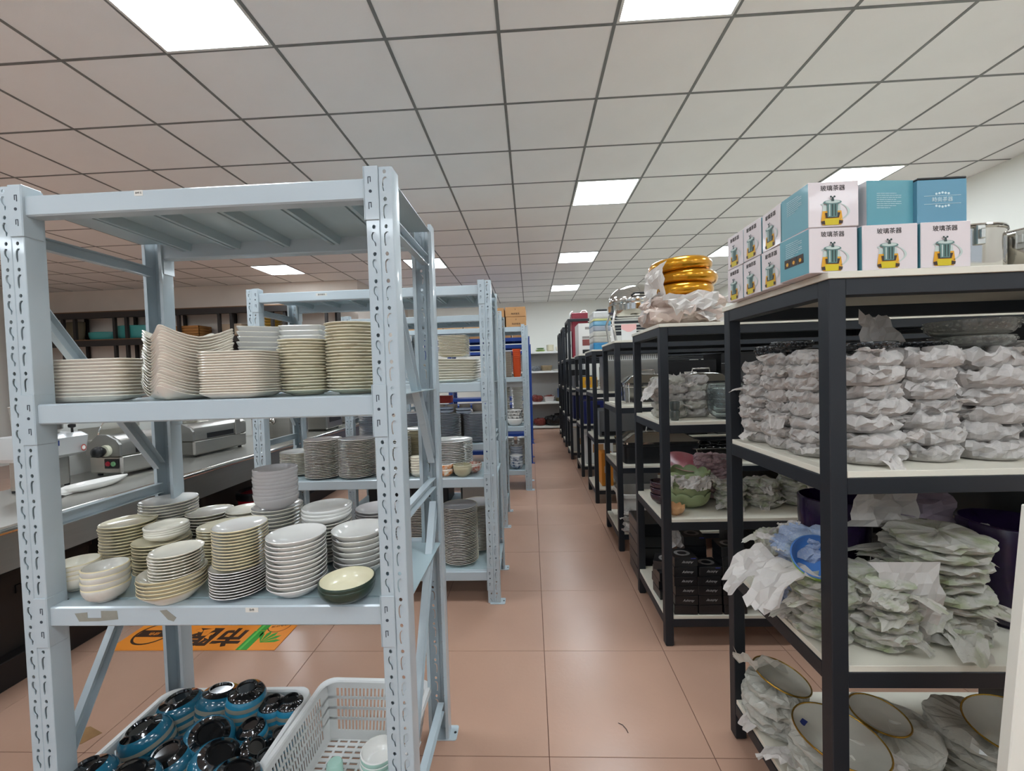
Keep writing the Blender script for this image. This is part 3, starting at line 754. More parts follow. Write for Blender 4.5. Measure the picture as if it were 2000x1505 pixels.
def tea_box(label, x, y, z, rz, front, w=.115, d=.115, h=.108, side='teal', opened=False, n='-y'):
    """front: what the outward face shows ('pot', 'lines', 'emblem'); the box centre is at x, y"""
    t = thing('teapot_box', label, 'box', (x, y, z), rz, 'glass teapot boxes on the nearest charcoal shelf')
    a, c = w/2, d/2
    bb = MB(); bb.box(-a, a, -c, c, .0006, h, [0]*26, b=.0015)
    f0 = 0 if front == 'pot' else (1 if front == 'lines' else 2)
    # faces: -y and +y carry the picture card, -x and +x the teal card
    me = bb.mesh('carton_body', [bw, teal, teald])
    for p in me.polygons:
        nx, ny = p.normal.x, p.normal.y
        if front == 'pot': p.material_index = 1 if abs(nx) > .9 else 0
        elif front == 'lines': p.material_index = 0 if abs(nx) > .9 else 1
        else: p.material_index = 2
    body = link('carton_body', me, t)
    if opened: MB().box(-a, a, -c, -c+.08, h, h+.006, b=.002).build('open_flap', M['black'], t)
    F = lambda xx, zz, nn='-y': facing(xx if nn == '-y' else -a-.0004, -c-.0004 if nn == '-y' else xx, zz, nn)
    if front == 'pot':
        text('玻璃茶器', .0142, M['ink'], t, F(-.002, h-.0165))
        p = link('printed_teapot', POTM, t); p.matrix_local = F(-.004, .005) @ Matrix.Diagonal((.068, .076, 1, 1))
        l = link('printed_lines', LINES, t); l.matrix_local = facing(-a-.0004, 0, h*.70, '-x')
        if side == 'photos':
            b2 = MB()
            for k in range(3): b2.box(-.036+.025*k, -.013+.025*k, -.011, .011, 0, .0003, 0); b2.lathe([(0, .0006), (.005, .0006)], 8, (-.0245+.025*k, -.002, 0), 1)
            q = b2.build('printed_photos', [pdark, amber], t, recalc=False); q.matrix_local = facing(-a-.0006, 0, h*.40, '-x')
    elif front == 'lines':
        l = link('printed_lines', LINES, t); l.matrix_local = F(-.004, h*.55)
    else:
        text('時尚茶器', .012, pw_, t, F(0, h*.53))
        b2 = MB()
        for s in (-1, 1):
            b2.box(-.042, .042, s*.0095-.0004, s*.0095+.0004, 0, .0003)
            for k in range(5): b2.lathe([(0, .0003), (.0028, .0003)], 8, (-.014+.007*k, s*(.0165-.0012*abs(k-2)), 0))
        q = b2.build('printed_emblem', pw_, t, recalc=False); q.matrix_local = F(0, h*.53)
    return t
ZT = 1.5855; hb = .108
tea_box('white teapot box at the front corner, lower layer, with photo strip', .733, 1.122, ZT, .03, 'pot', side='photos')
tea_box('white teapot box second from the corner in the lower front row', .861, 1.115, ZT, -.02, 'pot', w=.125)
tea_box('white teapot box at the pot end of the lower front row', .985, 1.113, ZT, 0, 'pot', w=.113)
tea_box('white teapot box at the front corner, upper layer', .737, 1.122, ZT+hb+.001, -.02, 'pot')
tea_box('teal teapot box with pale printed lines, upper front row', .868, 1.130, ZT+hb+.001, .10, 'lines', w=.118)
tea_box('blue teapot box with pale emblem and dark open flap', .988, 1.125, ZT+hb+.001, 0, 'emblem', w=.113, opened=True, h=.102)
for k, yy in enumerate((1.238, 1.345, 1.452)):
    wh = ('nearest the corner', 'in the middle', 'farthest from the corner')[k]
    tea_box('white teapot box facing the aisle, lower layer, '+wh, .742, yy, ZT, -PI/2+(.03, .0, .02)[k], 'pot', w=.098, d=.115)
    tea_box('white teapot box facing the aisle, upper layer, '+wh, .742, yy-.004, ZT+hb+.001, -PI/2+(-.05, .02, .03)[k], 'pot', w=.098, d=.115)

# steel stock pot at the end of the boxes
def stock_pot(label, x, y, z, R, H):
    t = thing('stock_pot', label, 'pot', (x, y, z), 0, 'steel pots on the nearest charcoal shelf')
    b = MB(); b.lathe([(0, .001), (R*.97, .001), (R, .006), (R, H), (R+.004, H+.003), (R+.002, H+.006), (R-.003, H+.003), (R-.003, .006), (0, .006)], 40); b.build('pot_body', M['chrome'], t, 40)
    b = MB(); b.lathe([(R-.006, H+.006), (R+.003, H+.008), (R+.002, H+.012), (R*.7, H+.02), (0, H+.024)], 40); b.build('lid', M['chrome'], t, 40)
    for a in (3.6, 4.5):
        cx, cy = R*math.cos(a), R*math.sin(a)
        b = MB(); b.box(-.010, .010, -.010, .002, H-.045, H+.006, b=.002); b.box(-.006, .006, -.016, -.010, H-.03, H-.005, b=.002)
        b.build('clip', M['steel'], t, None, (cx, cy, 0), (0, 0, a+PI/2))
    a = 3.9; pts = [(R*math.cos(a+d)*s, R*math.sin(a+d)*s, H*.35+dz) for d, s, dz in ((-.12, 1, 0), (-.12, 1.12, -.004), (.12, 1.12, -.004), (.12, 1, 0))]
    b = MB(); b.tube(pts, .004, 8); b.build('handle', M['steel'], t, 60)
    return t
stock_pot('polished steel lidded pot beside the teapot boxes', 1.205, 1.29, ZT, .115, .125)
stock_pot('polished steel lidded pot farther from the teapot boxes', 1.46, 1.29, ZT, .115, .125)

# ------------------------------------------------------------------ paper wrapped crockery
def crumple(R, H, seed, n=48, levels=8, amp=.26, mouth=False, squash=1.0):
    b = MB(); rings = []; off = Vector((seed*3.7, seed*1.3, seed*2.1))
    prof = [(.62, 0), (.80, .04), (.93, .22), (1.0, .45), (1.03, .68), (.98, .86), (.86, .97), (.62, 1.0), (.30, .97 if not mouth else .80), (.05, .96 if not mouth else .72)]
    for (r, z) in prof:
        ring = []
        for k in range(n):
            a = 2*PI*k/n; d = Vector((math.cos(a), math.sin(a), z*1.2))
            q = 1-abs(noise.noise(d*2.3+off))*2; q2 = 1-abs(noise.noise(d*6.1+off*2))*2.2
            fr_ = min(1.0, z*4) if z < .25 else 1.0
            rr = R*r*(1+amp*(q*.55+q2*.35-.45)*fr_); zz = H*(z+fr_*(.30*noise.noise(d*3.1-off)+.16*noise.noise(d*7.3+off))*(.3+z)*(0 if z < .05 else 1))
            ring.append((rr*d.x, rr*d.y*squash, max(zz, .0002)))
        rings.append(ring)
    b.loft(rings, 0, True, True)
    return b
def sheet(w, h, seed, curl=.5, amp=.16, n=9):
    """a torn piece of wrapping paper, folded and curled"""
    b = MB(); vs = []; off = Vector((seed*2.9, seed*5.3, 0))
    for j in range(n):
        for i in range(n):
            u = i/(n-1)-.5; v = j/(n-1); e = 1-.35*v+.25*noise.noise(Vector((v*3, seed, 0)))
            x = u*w*e; y = v*h*(1+.2*noise.noise(Vector((u*4, seed*2, 1))))
            z = amp*w*((1-abs(noise.noise(Vector((u*3.5, v*3.0, 0))+off))*2)-.5) - curl*h*v*v + .25*w*abs(u)*v
            vs.append((x, y, z))
    fs = [(j*n+i, j*n+i+1, (j+1)*n+i+1, (j+1)*n+i) for j in range(n-1) for i in range(n-1)]
    b.add(vs, fs); return b
PM = M['paper']
paperg = mat('green_tinted_wrapping', 'cbc8bf', .5, transl=.3, var=(2.2, 1.0), col2='9aa67a', thr=(.46, .72), bump=(22, .25))
paperw = mat('clear_wrapping', 'd8d6cc', .25, transl=.35, var=(16, .12), bump=(20, .3), coat=.3)
paperk = mat('grey_wrapping', 'cbc6c1', .55, transl=.25, var=(2.5, 1.0), col2='8f8c8a', thr=(.48, .80), bump=(22, .25))
CRU = [crumple(1, 1, s+1).mesh('wrapping', paperk) for s in range(7)]
CRUG = [crumple(1, 1, s+21, amp=.20).mesh('wrapping', paperg) for s in range(5)]
SHT = [sheet(1, 1, s+1, curl=(.5, .2, .8, -.1, .6)[s]).mesh('paper_flap', PM) for s in range(5)]
SHTG = [sheet(1, 1, s+31, curl=(.5, .2, .8)[s]).mesh('paper_flap', paperg) for s in range(3)]
def wrapped_stack(x, y, z, R, n, h, noun, where, group, ms=CRU, fl=SHT, flap=.55, cat='wrapped bowl', name='wrapped_bowl'):
    for i in range(n):
        s = random.uniform(.90, 1.08); o = link(name, random.choice(ms), None, (x+random.uniform(-.009, .009), y+random.uniform(-.009, .009), z+.001+i*h), (0, 0, random.uniform(0, 6.28)), (R*s, R*s, h*random.uniform(1.06, 1.22)))
        tag(o, (ORD[n-1-i] if n > 1 else 'lone')+' '+noun+' of '+where, cat, group)
        for _ in range(2 if random.random() < flap*.7 else (1 if random.random() < flap else 0)):
            a = random.uniform(0, 6.28); k = random.uniform(.6, 1.0)
            # flaps live in the bowl's own unit space
            f = link('paper_flap', random.choice(fl), o, (.72*math.cos(a), .72*math.sin(a), random.uniform(.55, .95)), (random.uniform(-.3, .6), random.uniform(-.3, .3), a-PI/2))
            f.scale = (k, k*.85, k*R/h*.8)
GW = 'paper-wrapped bowls on the nearest charcoal shelf'
Z2 = 1.108
for (x, y, R, n, h, wh) in [(.798, 1.500, .062, 7, .038, 'the wrapped stack by the far post'), (.802, 1.375, .060, 8, .036, 'the second wrapped stack from the far post'), (.812, 1.250, .066, 8, .036, 'the wrapped stack behind the near post'),
                            (.872, 1.168, .085, 7, .040, 'the broad wrapped stack beside the near post'), (1.035, 1.175, .074, 7, .040, 'the grey wrapped stack in the middle'), (1.195, 1.185, .083, 6, .046, 'the wrapped stack under clear glass bowls'),
                            (1.37, 1.20, .080, 7, .042, 'the wrapped stack at the picture edge'), (.98, 1.42, .075, 7, .040, 'the wrapped stack at the back of the shelf'), (1.16, 1.44, .075, 7, .040, 'the rear wrapped stack behind glass bowls'), (1.36, 1.44, .075, 7, .04, 'the rear wrapped stack near the edge')]:
    wrapped_stack(x, y, Z2, R, n, h, 'paper-wrapped bowl', wh, GW)
bglass = mat('black_glass', '1b1d1f', .08, coat=.6); cglass = mat('clear_glass', 'dfe0da', .05, trans=.92, ior=1.35)
def hobnail(R, H, m, n=40, name='glass_bowl'):
    b = MB(); b.lathe(bowl_prof(R, H, foot=.6, t=.004), n, 0, 0) if False else b.lathe(bowl_prof(R, H, foot=.6, t=.004), n)
    for j, (rz, zz) in enumerate(((.93, .55), (.985, .8))):
        for k in range(28):
            a = 2*PI*(k+.5*j)/28; r = R*rz
            b.lathe([(0, .004), (.0035, .002), (.004, 0)], 6, xf=Matrix.Translation((r*math.cos(a), r*math.sin(a), H*zz)) @ Matrix.Rotation(a, 4, 'Z') @ Matrix.Rotation(PI/2, 4, 'Y'))
    return b.mesh(name, m, 50)
GG = 'studded glass bowls on the wrapped stacks'
for (x, y, z, R, H, m, l) in [(.815, 1.44, Z2+.275, .068, .045, bglass, 'black studded glass bowl on the far wrapped stacks'), (.81, 1.36, Z2+.30, .055, .03, bglass, 'smaller black glass bowl between the far wrapped stacks'),
                              (.875, 1.17, Z2+.284, .076, .026, bglass, 'black glass dish on the wrapped stack beside the near post'), (1.075, 1.25, Z2+.285, .072, .026, bglass, 'black studded glass dish behind the near wrapped stacks'),
                              (1.195, 1.215, Z2+.285, .086, .034, cglass, 'lower clear studded glass bowl on wrapped bowls'), (1.195, 1.215, Z2+.316, .094, .046, cglass, 'upper clear studded glass bowl on wrapped bowls')]:
    o = link('glass_bowl', hobnail(R, H, m), None, (x, y, z)); tag(o, l, 'glass bowl', GG)
def loose(label, x, y, z, w, h, rot, k=0, m=None, name='wrapping_sheet'):
    o = sheet(w, h, k+50, curl=(.1, .4, -.2, .7)[k % 4]).build(name, m or PM, None, None, (x, y, z), rot, recalc=False); tag(o, label, 'wrapping paper', 'loose wrapping paper sheets'); return o
loose('large sheet of wrapping paper sticking up behind the glass dishes', 1.05, 1.30, 1.36, .20, .17, (1.2, .1, .3), 0)
loose('torn paper strip hanging across the far wrapped stacks', .755, 1.42, 1.35, .05, .20, (-.75, -.2, -1.9), 1)

# third level: green glass in paper, blue bowl
GV = 'wrapped green glass bowls on the nearest charcoal shelf'
Z3 = .632
for (x, y, R, n, h, wh) in [(.79, 1.20, .078, 6, .026, 'the green stack under the blue bowl'), (.905, 1.155, .080, 7, .026, 'the green stack behind the near post'), (1.09, 1.20, .104, 10, .0265, 'the tall green stack'), (.80, 1.42, .07, 6, .030, 'the green stack by the far post'), (1.26, 1.40, .09, 8, .03, 'the rear green stack')]:
    wrapped_stack(x, y, Z3, R, n, h, 'green glass bowl in paper', wh, GV, CRUG, SHTG, .8)
bgi = mat('frosted_blue_glass', '3f6fae', .35); bgo = mat('frosted_lime_glass', '8fb444', .35)
o = link('blue_bowl', crock('bowl', .064, .062, (bgo, bgi, bgi), foot=.35), None, (.785, 1.215, .800), (.62, -.40, 0)); tag(o, 'frosted bowl, blue inside and lime outside, tipped in paper', 'glass bowl')
purp = mat('purple_glass', '241436', .25, var=(60, .4), coat=.2)
for (x, y, z, R, H, l) in [(.98, 1.43, Z3, .10, .30, 'dark purple glass vase bowl behind the green stacks'), (1.33, 1.24, Z3, .11, .28, 'dark purple glass bowl beside the tall green stack')]:
    b = MB(); b.lathe(bowl_prof(R, H, .6, .006), 36); o = b.build('purple_bowl', purp, None, 60, (x, y, z)); tag(o, l, 'glass bowl', 'purple glass bowls')
loose('big white paper sheet draped over the aisle edge of the green bowls', .735, 1.23, .80, .17, .16, (-.35, .2, 1.75), 1)
loose('pointed paper sheet stretched out over the aisle', .72, 1.33, .79, .14, .15, (-.25, -.1, 1.5), 3)
loose('paper sheet draped behind the near post over green bowls', .93, 1.11, .86, .15, .20, (-1.2, .1, 2.9), 3)
loose('tall paper sheet standing behind the tall green stack', 1.03, 1.30, .88, .24, .15, (1.25, .05, .1), 2)
loose('lilac tinted paper sheet rising beside the purple bowl', 1.13, 1.33, .90, .24, .12, (1.35, .1, -.3), 0, mat('lilac_wrapping', '9c8f9c', .5, transl=.3))
lb = mat('blue_tinted_wrapping', 'c3cbdc', .5, transl=.3, var=(14, 1.0), col2='8fa8d0', bump=(22, .25))
CRUB = [crumple(1, 1, s+61, amp=.2).mesh('wrapping', lb) for s in range(3)]
wrapped_stack(.80, 1.30, Z3, .075, 7, .034, 'blue glass bowl in paper', 'the bluish stack by the far post', GV, CRUB, SHT, .9)

# bottom level: gold-rimmed glass plates in plastic
GP = 'gold-rimmed glass plates at the bottom of the nearest charcoal shelf'
goldr = mat('bright_gold', 'b9923c', .22, .9); fg = mat('frosted_plate_glass', 'b3b0a5', .25, var=(20, .1), coat=.4)
def gold_plate(label, x, y, z, R, rot, tagl=False):
    t = thing('gold_rimmed_plate', label, 'plate', (x, y, z), 0, GP); t.rotation_euler = rot
    b = MB(); b.lathe([(0, 0), (R*.5, 0), (R*.58, .004), (R*.95, .018), (R, .022), (R, .025), (R*.95, .022), (R*.58, .009), (R*.5, .005), (0, .005)], 40); b.build('dish', fg, t, 40)
    b = MB(); b.tube([(R*math.cos(2*PI*k/40), R*math.sin(2*PI*k/40), .0235) for k in range(40)], .0026, 6, closed=True); b.build('gold_rim', goldr, t, 60)
    if tagl: MB().box(-.010, .010, -.007, .007, 0, .0008).build('blue_tag', mat('navy_tag', '1e2a5a', .4), t, None, (-R*.62, R*.42, .0185), (0, -.25, .5))
    return t
Z4 = .152
cw = [crumple(1, 1, s+81, amp=.16).mesh('wrapping', paperw) for s in range(4)]
wrapped_stack(.795, 1.45, Z4, .095, 4, .036, 'film-wrapped glass plate', 'the far low pile', GP, cw, SHT, .3, 'wrapped plate', 'wrapped_plate')
wrapped_stack(.830, 1.22, Z4, .105, 4, .036, 'film-wrapped glass plate', 'the pile under the tagged gold plate', GP, cw, SHT, .3, 'wrapped plate', 'wrapped_plate')
wrapped_stack(1.06, 1.32, Z4, .12, 3, .036, 'film-wrapped glass plate', 'the pile under the smaller gold plate', GP, cw, SHT, .3, 'wrapped plate', 'wrapped_plate')
wrapped_stack(1.30, 1.28, Z4, .12, 4, .036, 'film-wrapped glass plate', 'the pile beside the white board', GP, cw, SHT, .3, 'wrapped plate', 'wrapped_plate')
gold_plate('gold-rimmed plate tilted on the far low pile', .80, 1.43, Z4+.16, .085, (.12, .22, .2))
gold_plate('large gold-rimmed plate with a navy tag, nearest the post', .83, 1.20, Z4+.155, .112, (.06, .10, .1), True)
gold_plate('smaller gold-rimmed plate beyond the near post', 1.03, 1.32, Z4+.12, .075, (.10, .05, 0))
gold_plate('gold-rimmed plate half covered by film near the floor', .98, 1.17, Z4+.03, .105, (.10, -.06, .4))
gold_plate('gold-rimmed plate beside the white board', 1.33, 1.22, Z4+.165, .11, (.08, -.12, 0))
loose('sheet of clear film over the far gold-rimmed plate', .77, 1.50, .33, .17, .16, (.35, .1, 2.6), 2, paperw)

# white board leaning at the picture edge
b = MB(); b.box(0, .40, 0, .02, 0, 1.11, b=.002)
o = b.build('white_board', mat('white_laminate', 'dfddd2', .45), None, None, (.780, .78, 0), (0, .085, 0)); tag(o, 'white laminate board standing at the near end of the charcoal shelf', 'board')
# ------------------------------------------------------------------ second charcoal shelf
goldp = mat('gold_lacquer', 'c78a10', .22, .75, coat=.5)
GR = 'stack of gold ring lids on the second charcoal shelf'
def ring_lid(R, h):
    b = MB(); pr = [(0, 0), (R*.6, 0)]
    pr += [(R*.82+R*.18*math.sin(a), h/2-h/2*math.cos(a)) for a in [PI*k/10 for k in range(0, 11)]]
    pr += [(R*.70, h*.94), (R*.62, h*.55), (0, h*.5)]
    b.lathe(pr, 40); return b.mesh('gold_ring', goldp, 60)
RL = ring_lid(.160, .066)
zt = 1.5855
for i, (x, z, tl, l) in enumerate([(.815, zt+.012, 0, 'gold ring lid at the bottom of the stack, in pale paper'), (.822, zt+.082, .02, 'gold ring lid second from the bottom, in paper'), (.818, zt+.152, -.03, 'gold ring lid in the middle of the stack'),
                                   (.838, zt+.217, .02, 'gold ring lid second from the top, showing bare'), (.812, zt+.283, -.03, 'topmost gold ring lid of the stack')]):
    o = link('gold_ring_lid', RL, None, (x, 2.33, z), (0, tl, 0)); tag(o, l, 'lid', GR)
pinkp = mat('peach_wrapping', 'e0cfc4', .5, transl=.3, var=(10, .08), bump=(20, .25))
for k, (x, y, z, w_, h_, rot, m) in enumerate([(.665, 2.27, zt+.075, .18, .06, (.15, .1, 1.4), pinkp), (.72, 2.20, zt+.085, .28, .08, (-.6, .1, 2.9), pinkp), (.92, 2.19, zt+.085, .26, .11, (-1.1, 0, 3.3), PM), (.67, 2.27, zt+.30, .20, .18, (-1.1, .2, 1.9), PM),
                                   (.655, 2.28, zt+.20, .17, .18, (-1.3, -.2, 1.5), PM), (.80, 2.17, zt+.155, .30, .10, (-.9, 0, 3.1), PM), (.985, 2.26, zt+.14, .15, .10, (-.5, 0, -1.2), PM), (.90, 2.175, zt+.06, .24, .05, (-.5, .1, 3.2), pinkp)]):
    loose(('peach paper at the aisle side of the gold stack', 'wide peach paper around the lowest gold ring', 'white paper fold under the bare gold rings', 'white paper hanging from the topmost gold ring', 'crumpled paper beside the middle gold rings', 'long paper fold across the middle of the gold stack', 'paper corner poking towards the teapot boxes', 'peach paper at the foot of the gold stack')[k], x, y, z, w_, h_, rot, k, m)
CRUP = [crumple(1, 1, s+101, amp=.10).mesh('wrapping', pinkp) for s in range(2)]
for k in range(2):
    o = link('wrapping_pad', CRUP[k], None, (.815+.008*k, 2.335, zt+.003+.073*k), None, (.215, .180, .078)); tag(o, ('peach paper wrapping around the lowest gold ring', 'peach paper wrapping around the second gold ring')[k], 'wrapping paper', 'loose wrapping paper sheets')

# second level: film wrapped packs, glass bowls
G22 = 'glassware packed on the second charcoal shelf'
for (x, y, R, n, h, wh) in [(.735, 2.30, .085, 5, .042, 'the pack hanging over the aisle edge'), (.865, 2.33, .085, 5, .042, 'the pack beside the glass bowls')]:
    wrapped_stack(x, y, 1.108, R, n, h, 'wrapped glass dish', wh, G22, cw+CRU[:2], SHT, .6, 'wrapped dish', 'wrapped_dish')
gl2 = mat('bluish_clear_glass', 'e8f0f0', .03, trans=.96, ior=1.30)
for i in range(5):
    b = MB(); b.lathe(bowl_prof(.088, .07, .55, .004), 32); o = b.build('clear_bowl', gl2, None, 60, (.985, 2.20, 1.110+i*.026)); tag(o, ORD[4-i]+' clear glass bowl of the nested stack near the front edge', 'glass bowl', 'nested clear glass bowls')
for i in range(2):
    b = MB(); b.lathe(bowl_prof(.024, .045, .8, .003), 20); o = b.build('smoky_glass_cup', mat('smoky_glass', '4d5350', .08, coat=.5), None, 60, (.715, 2.16, 1.110+i*.046)); tag(o, ('lower', 'upper')[i]+' smoky glass cup beside the second charcoal post', 'cup', 'smoky glass cups')
loose('paper corner hanging over the aisle edge of the second level', .66, 2.27, 1.31, .14, .13, (-.9, .2, 1.9), 0)
# third level: lotus bowls, shells, wrapped dishes
lot = mat('lotus_green_glass', '9aa87c', .4, var=(4, .2), transl=.12)
def lotus(R, H, m, petals=9):
    def wob(a, r, z):
        p = abs(math.cos(a*petals/2)); s = z/H
        return (r*(1+.05*s*(p-.5)), z*(1-.20*s*s*(1-p**.7)))
    b = MB(); pr = bowl_prof(R, H, .45, .004); b.lathe(pr, petals*8, wob=wob); return b.mesh('lotus_bowl', m, 60)
LB = lotus(.115, .085, lot)
for i in range(4):
    o = link('lotus_bowl', LB, None, (.822, 2.31, .634+i*.036), (0, 0, .35*i)); tag(o, ORD[3-i]+' green lotus-shaped glass bowl of the open stack', 'glass bowl', 'green lotus glass bowls')
for k, (a, w_) in enumerate(((-1.9, .13), (-1.3, .12), (-.6, .10), (-2.8, .12))):
    loose(('paper strip over the front of the lotus bowls', 'paper fold at the middle of the lotus rim', 'paper fold at the shaded side of the lotus rim', 'paper piece at the aisle side of the lotus bowls')[k], .822+.105*math.cos(a), 2.31+.105*math.sin(a), .815, w_, .07, (-1.0, 0, a-PI/2), k)
pk = mat('pink_glass', 'c8586a', .3, transl=.2, col2='d9b8b8', var=(3, .6))
b = MB(); b.lathe([(0, 0), (.05, 0), (.06, .006), (.105, .03), (.11, .034), (.10, .033), (.06, .012), (0, .008)], 36); o = b.build('pink_plate', pk, None, 60, (.87, 2.50, .80), (.35, .1, 0)); tag(o, 'pink glass plate leaning behind the lotus bowls', 'plate')
sh = mat('peach_shell_glass', 'dcae7c', .15, transl=.25, coat=.5)
b = MB(); b.lathe(bowl_prof(.052, .042, .45, .003), 48, wob=lambda a, r, z: (r*(1+.06*math.cos(a*9)), z*(1+.10*math.cos(a*9)))); o = b.build('shell_dish', sh, None, 60, (.705, 2.17, .634)); tag(o, 'peach shell-shaped glass dish at the front edge', 'dish')
pg = mat('dark_purple_glass', '3a2430', .15, coat=.5, var=(30, .4))
for k in range(3):
    b = MB(); b.lathe(bowl_prof(.060, .05, .5), 28); o = b.build('dark_bowl', pg, None, 60, (.70, 2.36, .634+.034*k)); tag(o, ORD[2-k]+' dark purple glass bowl of the stack at the aisle side', 'glass bowl', 'dark purple glass bowls')
wrapped_stack(1.03, 2.27, .634, .075, 4, .03, 'green glass dish in paper', 'the low pile beside the lotus bowls', GV+' and the second one', CRUG, SHT, .9)
wrapped_stack(1.20, 2.30, .634, .085, 4, .032, 'green glass dish in paper', 'the pile behind the near shelf post', GV+' and the second one', CRUG, SHT, .9)
wrapped_stack(1.40, 2.32, .634, .085, 5, .032, 'green glass dish in paper', 'the farthest pile of the second shelf', GV+' and the second one', CRUG, SHT, .9)
CRUR = [crumple(1, 1, s+121, amp=.2).mesh('wrapping', mat('pink_tinted_wrapping', 'cdbabb', .5, transl=.3, var=(12, 1.0), col2='b98a90', bump=(22, .25))) for s in range(2)]
wrapped_stack(1.03, 2.48, .634, .10, 7, .032, 'pink glass dish in paper', 'the pink pile behind the green dishes', 'wrapped pink glass dishes', CRUR, SHT, .5)
# bottom level: black ashtray boxes
bk = mat('black_card', '16171a', .3, coat=.25); silv = mat('silver_ink', 'b8b8b8', .4); glassp = mat('grey_glass_print', '8d8a88', .4, var=(60, .6))
GA = 'black ashtray boxes at the bottom of the second charcoal shelf'
def ash_box(label, x, y, z, rz=0.0, flip=True, w=.112, d=.112, h=.047, word=True, topprint=False):
    t = thing('ashtray_box', label, 'box', (x, y, z), rz, GA)
    MB().box(-w/2, w/2, -d/2, d/2, .0004, h, b=.0015).build('carton_body', bk, t)
    if word: text('Ashtray', .017, silv, t, facing(.008, -d/2-.0004, h*.5, '-y', PI if flip else 0), shear=.4)
    MB().box(w*.20, w*.42, -d/2-.0003, -d/2, h*.86, h*.92).build('blue_strip', mat('violet_strip', '4348b0', .4), t) if topprint else None
    if topprint:
        b = MB(); b.lathe([(.030, .0004), (.018, .0004)], 24, sx=1.3, sy=1.1); q = b.build('printed_ashtray', glassp, t, recalc=False); q.location = (0, 0, h+.0003)
    return t
for c, (x, n, wh) in enumerate(((.735, 6, 'in the column beside the second post'), (.852, 5, 'in the middle column of ashtray boxes'), (.968, 7, 'in the rear column behind the near post'))):
    for i in range(n):
        ash_box(ORD[n-1-i]+' black ashtray box '+wh, x+random.uniform(-.004, .004), 2.160, .153+i*.0475, random.uniform(-.04, .04), (i+c) % 3 != 1, word=i > 0, topprint=i == n-1)
for i in range(4):
    ash_box(ORD[3-i]+' black ashtray box in the row behind, against the aisle', .70, 2.30+.02*(i % 2), .153+i*.0475, 1.2 if i == 3 else .05, word=False, topprint=i == 3)
for i in range(7):
    ash_box(ORD[6-i]+' black ashtray box in the rear middle column', .835, 2.30, .153+i*.0475, random.uniform(-.05, .05), word=False, topprint=i == 6)
loose('greyish paper piece lying on the ashtray boxes', .75, 2.25, .43, .12, .09, (.5, 0, .2), 2)

# ------------------------------------------------------------------ third charcoal shelf: chafing dishes
GD = 'chafing dishes on the charcoal shelves'
def round_chafer(label, x, y, z, R=.205):
    t = thing('roll_top_chafer', label, 'chafing dish', (x, y, z), 0, GD)
    b = MB(); b.lathe([(R*.98, .285), (R, .29), (R*.995, .33)]+[(R*.99*math.cos(a), .33+R*.62*math.sin(a)) for a in [PI/2*k/10 for k in range(1, 10)]]+[(0, .33+R*.62)], 40); b.build('dome_lid', M['chrome'], t, 60)
    b = MB(); b.lathe([(0, .20), (R*.75, .20), (R*.95, .225), (R*1.03, .24), (R*1.05, .285), (R*.97, .287), (0, .284)], 40); b.build('water_pan', M['chrome'], t, 40)
    b = MB(); b.tube([(-R*.35, -R*1.0, .34), (-R*.30, -R*1.16, .35), (R*.30, -R*1.16, .35), (R*.35, -R*1.0, .34)], .008, 8); b.build('handle', M['black'], t, 60)
    for sx in (-1, 1):
        for sy in (-1, 1):
            b = MB(); b.tube([(sx*R*.85, sy*R*.6, .25), (sx*R*1.0, sy*R*.7, .15), (sx*R*.9, sy*R*.7, .006)], .010, 8); b.build('leg', M['chrome'], t, 60)
    b = MB(); b.lathe([(0, .002), (.05, .002), (.05, .05), (.03, .06), (0, .06)], 20); b.build('burner', M['steel'], t, 40)
    return t
round_chafer('round roll-top chafing dish with a polished dome', .850, 3.47, 1.588)
b = MB(); b.box(-.055, .055, -.003, .003, 0, .12, 0, b=.001); b.prism([(-.055, .12), (.055, .12), (.055, .085), (.012, .062), (-.012, .062), (-.055, .085)], -.0036, -.003, 'y', 1)
o = b.build('envelope_card', [M['white'], mat('pink_card', 'e7b3ad', .5)], None, None, (.745, 3.235, 1.59), (-.05, 0, -.1)); tag(o, 'white card with a pink flap under the round chafing dish', 'card')
def rect_chafer(label, x, y, z, a=.29, c=.19, base='black'):
    t = thing('rectangular_chafer', label, 'chafing dish', (x, y, z), 0, GD)
    mb = M['black'] if base == 'black' else M['chrome']
    b = MB(); b.loft([[(px, py, zz) for px, py in rrect(a*s, c*s, .03, 4)] for s, zz in ((.97, .002), (.98, .13), (1.0, .135), (1.0, .15))], 0); b.build('pan_body', mb, t, 30)
    b = MB(); b.loft([[(px, py, zz) for px, py in rrect(a*s, c*s, .04, 4)] for s, zz in ((1.01, .15), (1.02, .165), (.98, .172), (.90, .18), (.70, .215), (.45, .228), (.1, .232))], 0); b.build('lid', M['chrome'], t, 40)
    b = MB(); b.tube([(-.07, 0, .225), (-.065, 0, .262), (.065, 0, .262), (.07, 0, .225)], .007, 8); b.build('handle', M['chrome'], t, 60)
    b = MB(); b.lathe([(0, .001), (.022, .001), (.022, 0)], 16, xf=facing(0, -c*.98-.001, .07)); b.build('emblem', M['steel'], t)
    return t
rect_chafer('black chafing dish with polished lid on the third shelf', .985, 3.46, .648)
rect_chafer('polished chafing dish seen above the glass bowls', 1.36, 3.47, 1.10, .19, .17, 'chrome')
rect_chafer('polished chafing dish behind the second shelf post', .93, 3.49, 1.10, .20, .16, 'chrome')
